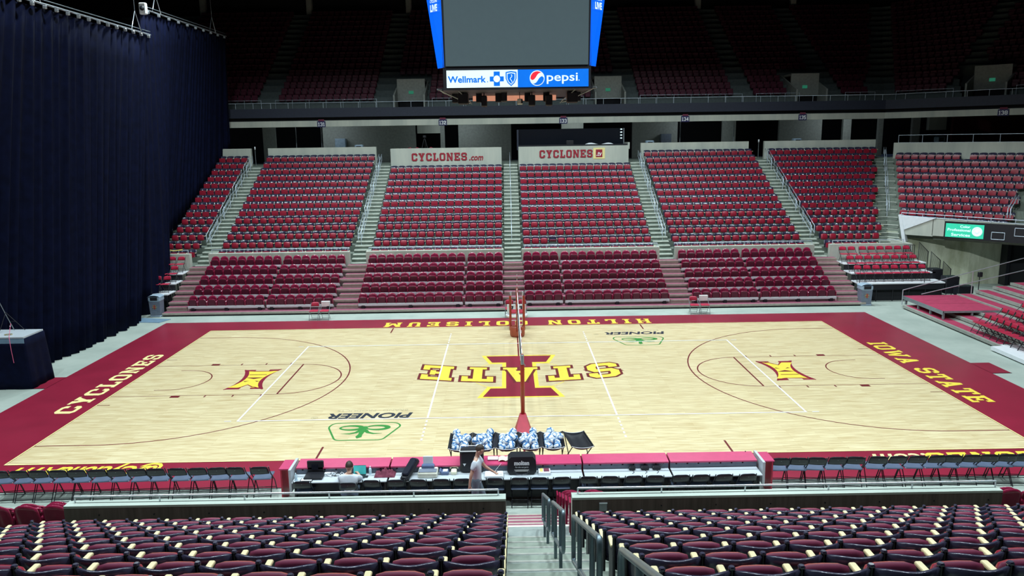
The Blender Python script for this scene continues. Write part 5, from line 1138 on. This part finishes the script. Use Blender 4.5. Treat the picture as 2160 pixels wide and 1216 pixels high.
b = MB(); b.prism([(-.42, 0), (.15, 0), (.22, .08), (.21, .36), (.14, .46), (-.38, .46), (-.46, .38), (-.48, .1)], 0, .34, 'black', T=TM((0, -9.92, TZ), (PI/2, 0, 0))); b.build('body', mb_)
b = MB(); font_text(b, 'molten', .105, TM((-.13, -10.268, TZ+.26), (PI/2, 0, 0)), 'white', width=.36, bold=.06); font_text(b, 'For the real game', .035, TM((-.13, -10.268, TZ+.19), (PI/2, 0, 0)), 'white', width=.32, bold=.01, shear=.3)
b.box(-.32, .06, -10.266, -10.262, TZ+.09, TZ+.14, 'ghost'); b.build('lettering', mb_)
b = MB(); b.tube([(-.33, -10.27, TZ+.14), (-.25, -10.3, TZ+.05), (-.13, -10.31, TZ+.03), (-.01, -10.3, TZ+.05), (.06, -10.27, TZ+.14)], .012, 'black_gloss', 6); b.build('strap', mb_)
tab('card_box', 'white box with yellow and maroon cards right of the black bag', 'box', [('box', lambda b: b.rbox(.27, .56, -10.3, -10.05, TZ, TZ+.07, 'white', .01)), ('yellow_cards', lambda b: b.rbox(.31, .38, -10.24, -10.08, TZ+.07, TZ+.085, 'yellow_tape', .004)), ('maroon_cards', lambda b: b.rbox(.40, .53, -10.24, -10.08, TZ+.07, TZ+.09, 'jacket', .004))])
b = MB(); b.rbox(-.96, -.70, -9.6, -9.42, 1.01, 1.04, 'white', .01); tag(b.build('towel'), 'folded white towel on the red ledge, left one', 'towel')
b = MB(); b.grid(lambda u, v: (-.69+.28*u, -9.66+.26*v, 1.012+.03*abs(math.sin(u*5+v*3))), 8, 8, 'phone_cream'); tag(b.build('towel'), 'crumpled cream cloth on the red ledge, right one', 'towel')
for k, (x, w_) in enumerate(((2.55, .16), (2.86, .2), (3.14, .2))):
    b = MB(); b.rbox(x-w_/2, x+w_/2, -10.12, -10.02, TZ, TZ+.09, 'black', .02); b.tube([(x, -10.12, TZ+.01), (x+.03, -10.22, TZ+.008), (x-.03, -10.3, TZ+.008)], .006, 'cable', 5)
    if k == 2: b.tube([(x+.1, -10.05, TZ+.05), (x+.2, -10.0, TZ+.15), (x+.25, -9.85, TZ+.1)], .008, 'cable', 5)
    tag(b.build('control_box'), 'small black device right of centre on the table, %s of three' % ORD[k], 'device')
for o_ in set(bpy.data.objects)-_before:
    if o_.parent is None:
        if o_.name.startswith('towel'): o_.location.y -= .38; o_.location.z -= .085
        elif o_.name.startswith(('tablet', 'phone')): o_.location.z -= .03
        else: o_.location.y -= .15; o_.location.z -= .03
b = MB(); b.grid(lambda u, v: (-4.95+.5*u, -11.25+.4*v, .02+.1*math.sin(PI*u)*math.sin(PI*v)*(1+.3*math.sin(u*9+v*5))), 10, 8, 'phone_blue'); tag(b.build('backpack'), 'dark blue bag lying on the floor by the seated man', 'bag')

# ================================================================== LITTER BINS, MAT, PODIUM
for k, x in enumerate((-18.38, 17.98)):
    bn = thing('litter_bin', 'grey litter bin with a domed lid at the %s end of the far bleacher' % ['left', 'right'][k], 'bin', (x, 11.15 if k == 0 else 11.2, 0), group=None)
    b = MB(); b.rbox(-.29, .29, -.27, .27, 0, .07, 'bin_lid', .03); b.build('base', bn)
    b = MB(); vs = []
    for z, w_ in ((.07, .25), (.80, .28)): vs += [(-w_, -w_*.9, z), (w_, -w_*.9, z), (w_, w_*.9, z), (-w_, w_*.9, z)]
    b.add(vs, [(0, 1, 5, 4), (1, 2, 6, 5), (2, 3, 7, 6), (3, 0, 4, 7), (4, 5, 6, 7)], 'bin_gray')
    b.build('body', bn)
    b = MB(); b.rbox(-.31, .31, -.29, .29, .80, 1.03, 'bin_lid', .05); b.grid(lambda u, v: ((u-.5)*.64, (v-.5)*.58, 1.02+.13*(1-(2*u-1)**2)**.6*(.75+.25*(1-(2*v-1)**2))), 12, 8, 'bin_lid'); b.rbox(-.19, .19, -.30, -.27, .86, 1.03, 'black', .02); b.build('lid', bn)
    b = MB(); b.box(-.022, .022, -.279, -.262, .42, .62, 'pad_red', T=TM((0, -.005, 0))); 
    for z in (.42, .59): b.box(-.07, .07, -.27, -.262, z, z+.025, 'gold', T=TM((0, -.005, 0)))
    b.box(-.11, .11, -.275, -.262, .505, .535, 'gold', T=TM((0, -.005, 0))); b.build('emblem', bn)
b = MB(); b.add([(-19.3, 10.75, .004), (-17.35, 10.3, .004), (-17.6, 9.55, .004), (-19.0, 9.75, .004), (-19.3, 10.75, .02), (-17.35, 10.3, .02), (-17.6, 9.55, .02), (-19.0, 9.75, .02)], [(4, 7, 6, 5), (0, 1, 2, 3), (0, 4, 5, 1), (1, 5, 6, 2), (2, 6, 7, 3), (3, 7, 4, 0)], 'mat_blue'); tag(b.build('floor_mat'), 'blue-grey floor mat by the end of the left curtain', 'mat')
pd = thing('camera_platform', 'tall table with pale top and black skirt at the left edge', 'table', (-18.75, -.1, 0))
b = MB(); b.box(-.95, .95, -.6, .6, 1.86, 1.93, 'table_gray'); b.build('tabletop', pd)
def skirt(u, v):
    a = u*4; i = int(min(3, a)); f = a-i; cs = [(-.95, -.6), (.95, -.6), (.95, .6), (-.95, .6), (-.95, -.6)]; p = Vector(cs[i]).lerp(Vector(cs[i+1]), f); k = 1.03+.14*(1-v)+.025*math.sin(u*70)*(1-v)
    return (p.x*k, p.y*k, .01+1.87*v), (p.x, p.y, 0)
b = MB(); b.shell(lambda u, v: (skirt(u, v)[0], Vector(skirt(u, v)[1]).normalized()), 80, 6, .01, 'curtain'); b.build('skirt', pd)
b = MB(); b.box(-.97, .97, -.63, .63, 1.7, 1.865, 'mat_blue'); b.build('valance', pd)
tr = thing('microphone_stand', 'thin black tripod stand on the skirted table', 'stand', (-18.85, .1, 1.93))
b = MB(); b.tube([(.05, .3, .0), (-.12, .2, .6), (-.25, .1, 1.15)], .014, 'steel', 6); b.build('pole', tr)
b = MB(); b.tube([(-.12, .2, .7), (.45, .3, .0)], .01, 'black', 6); b.tube([(-.12, .2, .7), (-.2, -.2, 0)], .01, 'black', 6); b.tube([(0, .25, .35), (.2, .25, .33)], .008, 'black', 6); b.build('legs', tr)
b = MB(); t_ = [(-18.55+.13*math.cos(a), -.35+.09*math.sin(a), 1.95) for a in [i*PI/8 for i in range(33)]]; b.tube(t_, .012, 'tape', 6); tag(b.build('tape_coil'), 'pale coil lying on the skirted table', 'coil')
b = MB(); t_ = [(-19.05, -.2+.13*math.cos(a), 2.06+.12*math.sin(a)) for a in [i*PI/8 for i in range(17)]]; b.tube(t_, .018, 'tape', 6); tag(b.build('tape_roll'), 'round tan ring standing at the left on the skirted table', 'ring')
b = MB(); b.tube([(-18.45, -.3, 2.35), (-18.42, -.5, 1.98), (-18.3, -.72, 1.93), (-18.25, -.78, 1.5), (-18.2, -.8, 1.0)], .01, 'pink_cord', 5); b.lathe([(0, -.03), (.025, 0), (0, .03)], 'white', 8, T=TM((-18.45, -.35, 2.25))); tag(b.build('cord'), 'pink cord hanging over the front of the skirted table', 'cord')
# yellow tape on the left end rail
b = MB(); b.tube([(-20.1, 15.22, 2.9), (-19.8, 15.2, 2.78), (-19.4, 15.24, 2.9), (-19.0, 15.2, 2.8), (-18.5, 15.22, 2.86)], .03, 'yellow_tape', 5); tag(b.build('caution_tape'), 'yellow tape tangled on the rail beside the curtain', 'tape')
b = MB(); b.lathe([(.05, 0), (.05, .18), (.03, .2)], 'white', 8, T=TM((-17.75, 26.9, 8.2))); b.tube([(-17.75, 26.9, 7.0), (-17.75, 26.9, 8.3)], .02, 'metal_gray', 6); tag(b.build('sanitizer_stand'), 'thin post at the head of the leftmost far aisle', 'post')
b = MB(); b.lathe([(.05, 0), (.05, .18), (.03, .2)], 'white', 8, T=TM((17.2, 26.9, 8.2))); b.tube([(17.2, 26.9, 7.0), (17.2, 26.9, 8.3)], .02, 'metal_gray', 6); tag(b.build('sanitizer_stand'), 'thin post at the head of the fifth far aisle', 'post')

# ================================================================== PEOPLE
def skinned(name, chains, m, parent=None, lvl=2, root=0):
    """chains: list of lists of (point, radius); first points shared by coordinates"""
    vs = []; es = []; rad = []; key = {}
    for ch in chains:
        prev = None
        for p, r in ch:
            k = tuple(round(c, 4) for c in p)
            if k not in key: key[k] = len(vs); vs.append(p); rad.append(r)
            i = key[k]
            if prev is not None and prev != i: es.append((prev, i))
            prev = i
    me = bpy.data.meshes.new(name); me.from_pydata(vs, es, []); o = bpy.data.objects.new(name, me); COL.objects.link(o)
    o.modifiers.new('skin', 'SKIN')
    for i, sv in enumerate(me.skin_vertices[0].data): sv.radius = (rad[i] if isinstance(rad[i], tuple) else (rad[i], rad[i])); sv.use_root = (i == root)
    ss = o.modifiers.new('sub', 'SUBSURF'); ss.levels = lvl; ss.render_levels = lvl
    dg = bpy.context.evaluated_depsgraph_get(); nm = bpy.data.meshes.new_from_object(o.evaluated_get(dg)); bpy.data.objects.remove(o); bpy.data.meshes.remove(me)
    nm.name = name; nm.materials.clear(); nm.materials.append(M[m]); nm.polygons.foreach_set('use_smooth', [True]*len(nm.polygons))
    ob = bpy.data.objects.new(name, nm); COL.objects.link(ob)
    if parent is not None: ob.parent = parent
    return ob
def hand(w, d, side, curl=.3, s=1.):
    """finger chains from wrist point w pointing along d"""
    w = Vector(w); d = Vector(d).normalized(); sd = Vector(side).normalized(); dn = d.cross(sd).normalized(); out = []
    palm = w+d*.055*s; out.append([(tuple(w), .024*s), (tuple(palm), (.036*s, .018*s))])
    for i, L in enumerate((.068, .078, .073, .058)):
        b0 = palm+sd*(.027-.018*i)*s+d*.02*s; p1 = b0+(d*.5*L+dn*curl*.01)*s; p2 = p1+(d*(.5-.3*curl)+dn*.8*curl)*L*.8*s
        out.append([(tuple(palm), (.036*s, .018*s)), (tuple(b0), .0095*s), (tuple(p1), .0088*s), (tuple(p2), .0078*s)])
    th = w+d*.03*s+sd*.03*s; out.append([(tuple(w+d*.012), .024*s), (tuple(th), .012*s), (tuple(th+(d*.035+sd*.022+dn*.012)*s), .009*s)])
    out[-1][0] = (tuple(w), .024*s); return out
def head_parts(par, c, yaw, pitch, hairlong=1.0):
    T = Matrix.Translation(Vector(c)) @ Matrix.Rotation(yaw, 4, 'Z') @ Matrix.Rotation(pitch, 4, 'Y')
    b = MB()   # hair cap, face looks along local +x
    def cap(u, v):
        th = u*2*PI; ph = v*1.75; x = math.sin(ph)*math.cos(th); y = math.sin(ph)*math.sin(th); z = math.cos(ph)
        k = 1.0 if not (x > .55 and z < .45) else .82
        return ((-.010+.108*x*k, .092*y*k, .022+.122*z*k+(.02 if v > .85 and x > .3 else 0)))
    b.grid(cap, 20, 10, 'hair', T=T); b.build('hair', par)
    b = MB()
    for sy in (-1, 1): b.lathe([(0, -.008), (.009, -.004), (.009, .004), (0, .008)], 'eye', 8, T=T @ TM((.088, sy*.031, .005), (0, PI/2, 0))); b.rbox(.083, .093, sy*.031-.016, sy*.031+.016, .022, .029, 'hair', .003, T=T)
    b.rbox(.083, .092, -.022, .022, -.062, -.053, 'lips', .003, T=T); b.build('face_features', par)
def head_chain(neck, c, yaw, pitch):
    R_ = Matrix.Rotation(yaw, 3, 'Z') @ Matrix.Rotation(pitch, 3, 'Y'); c = Vector(c)
    f = lambda x, y, z: tuple(c+R_ @ Vector((x, y, z)))
    return f, [[(tuple(neck), .056), (f(-.02, 0, -.09), .056), (f(.005, 0, -.05), (.08, .085)), (f(-.005, 0, .02), (.108, .112)), (f(-.01, 0, .085), (.088, .09))]]
# --- walking man
man = thing('person', 'man in a pale polo shirt and grey trousers walking behind the press table', 'person', (-1.18, -11.12, 0))
hc = (.085, 0, 1.665); yaw = -.12; pit = .35
f, hch = head_chain((.02, 0, 1.50), hc, yaw, pit)
pel, waist, chest = (-.02, 0, .96), (-.01, 0, 1.08), (.0, 0, 1.34); neck = (.02, 0, 1.50)
body = [[(pel, (.11, .145)), (waist, (.105, .14)), (chest, (.115, .165)), (neck, .056)]]+hch
shL, shR = (.03, .17, 1.42), (-.03, -.17, 1.42)
elL, wrL = (.18, .24, 1.17), (.37, .27, 1.02)
elR, wrR = (-.12, -.23, 1.15), (-.16, -.25, .92)
hipL, knL, anL, toL = (-.02, .09, .9), (.14, .10, .50), (.26, .10, .09), (.42, .10, .03)
hipR, knR, anR, toR = (-.02, -.09, .9), (-.06, -.10, .48), (-.32, -.10, .13), (-.20, -.11, .03)
arm = lambda a, b_, c, r0=.052: [(chest, (.115, .165)), (a, .058), (b_, .042), (c, .026)]
body += [arm(shL, elL, wrL), arm(shR, elR, wrR)]
body += [[(pel, (.11, .145)), (hipL, .085), (knL, .055), (anL, .038), (toL, .032)], [(pel, (.11, .145)), (hipR, .085), (knR, .055), (anR, .038), (toR, .032)]]
body += hand(wrL, (.8, .05, -.55), (.2, 1, .2), .35)+hand(wrR, (-.05, -.02, -1), (1, 0, 0), .4)
bo = skinned('body', body, 'skin', man)
b = MB(); R_ = Matrix.Translation(Vector(hc)) @ Matrix.Rotation(yaw, 4, 'Z') @ Matrix.Rotation(pit, 4, 'Y')
head_parts(man, hc, yaw, pit)
b.add([(.086, -.014, -.012), (.086, .014, -.012), (.09, 0, .02), (.115, 0, -.016), (.09, 0, -.024)], [(0, 3, 2), (3, 1, 2), (0, 4, 3), (4, 1, 3)], 'skin', True, R_)
for sy in (-1, 1): b.lathe([(0, -.006), (.022, -.004), (.026, .006), (0, .008)], 'skin', 10, T=R_ @ TM((-.008, sy*.088, -.005), (PI/2*sy, 0, 0)), sx=.75)
b.build('nose_and_ears', man)
slv = lambda a, b_, f_=.62: tuple(Vector(a).lerp(Vector(b_), f_))
skinned('polo_shirt', [[((-.02, 0, .86), (.135, .175)), ((-.02, 0, .95), (.14, .18)), (waist, (.13, .165)), (chest, (.14, .185)), ((.02, 0, 1.475), .075)], [(chest, (.14, .185)), (shL, .082), (slv(shL, elL), .068)], [(chest, (.14, .185)), (shR, .082), (slv(shR, elR), .068)]], 'shirt', man)
b = MB(); b.lathe([(.062, 1.445), (.078, 1.47), (.066, 1.505)], 'shirt', 16, T=TM((.02, 0, .0))); b.build('collar', man)
skinned('trousers', [[((-.02, 0, 1.10), (.115, .15)), (pel, (.13, .165)), (hipL, .108), (knL, .078), (slv(knL, anL, .93), .062)], [(pel, (.13, .165)), (hipR, .108), (knR, .078), (slv(knR, anR, .93), .062)]], 'trousers', man)
b = MB(); b.lathe([(.128, -.018), (.128, .018)], 'belt', 20, T=TM((-.018, 0, .965)), sy=1.28); b.build('belt', man)
b = MB(); b.rbox(.2, .46, .05, .15, .0, .09, 'shoe', .03); b.rbox(-.38, -.12, -.16, -.06, .0, .09, 'shoe', .03); b.build('shoes', man)
# --- seated man
sm = thing('person', 'man in a white shirt sitting at the press table, seen from behind', 'person', (-4.22, -10.66, 0))
hc = (.0, .10, 1.075); yaw = PI/2+.05; pit = .22
f, hch = head_chain((0, .02, .92), hc, yaw, pit)
pel, waist, chest, neck = (0, .05, .53), (0, .0, .64), (0, -.02, .79), (0, .02, .92)
shL, shR = (-.18, .0, .86), (.18, .0, .86); elL, wrL = (-.25, .14, .76), (-.12, .37, .80); elR, wrR = (.25, .14, .76), (.13, .38, .80)
hipL, knL, anL, toL = (-.10, .12, .50), (-.12, .5, .50), (-.12, .48, .09), (-.12, .64, .03)
hipR, knR, anR, toR = (.10, .12, .50), (.12, .5, .50), (.12, .48, .09), (.12, .64, .03)
body = [[(pel, (.15, .12)), (waist, (.145, .11)), (chest, (.165, .115)), (neck, .056)]]+hch+[arm(shL, elL, wrL), arm(shR, elR, wrR)]
for a in ((hipL, knL, anL, toL), (hipR, knR, anR, toR)): body.append([(pel, (.15, .12)), (a[0], .085), (a[1], .058), (a[2], .038), (a[3], .032)])
body += hand(wrL, (.5, .8, -.1), (1, -.3, 0), .3)+hand(wrR, (-.4, .8, -.1), (-1, -.3, 0), .3)
skinned('body', body, 'skin', sm); head_parts(sm, hc, yaw, pit)
b = MB(); R_ = Matrix.Translation(Vector(hc)) @ Matrix.Rotation(yaw, 4, 'Z') @ Matrix.Rotation(pit, 4, 'Y')
b.add([(.086, -.014, -.012), (.086, .014, -.012), (.09, 0, .02), (.115, 0, -.016), (.09, 0, -.024)], [(0, 3, 2), (3, 1, 2), (0, 4, 3), (4, 1, 3)], 'skin', True, R_)
for sy in (-1, 1): b.lathe([(0, -.006), (.022, -.004), (.026, .006), (0, .008)], 'skin', 10, T=R_ @ TM((-.008, sy*.088, -.005), (PI/2*sy, 0, 0)), sx=.75)
b.build('nose_and_ears', sm)
skinned('shirt', [[((0, .04, .5), (.175, .15)), (waist, (.175, .14)), (chest, (.185, .14)), ((0, .015, .91), .08)], [(chest, (.185, .14)), (shL, .085), (elL, .062), (slv(elL, wrL, .3), .055)], [(chest, (.185, .14)), (shR, .085), (elR, .062), (slv(elR, wrR, .3), .055)]], 'shirt', sm)
skinned('trousers', [[(pel, (.17, .14)), (hipL, .105), (knL, .078), (slv(knL, anL, .9), .06)], [(pel, (.17, .14)), (hipR, .105), (knR, .078), (slv(knR, anR, .9), .06)]], 'trousers', sm)
b = MB(); b.rbox(-.17, -.07, .42, .68, 0, .09, 'shoe', .03); b.rbox(.07, .17, .42, .68, 0, .09, 'shoe', .03); b.build('shoes', sm)
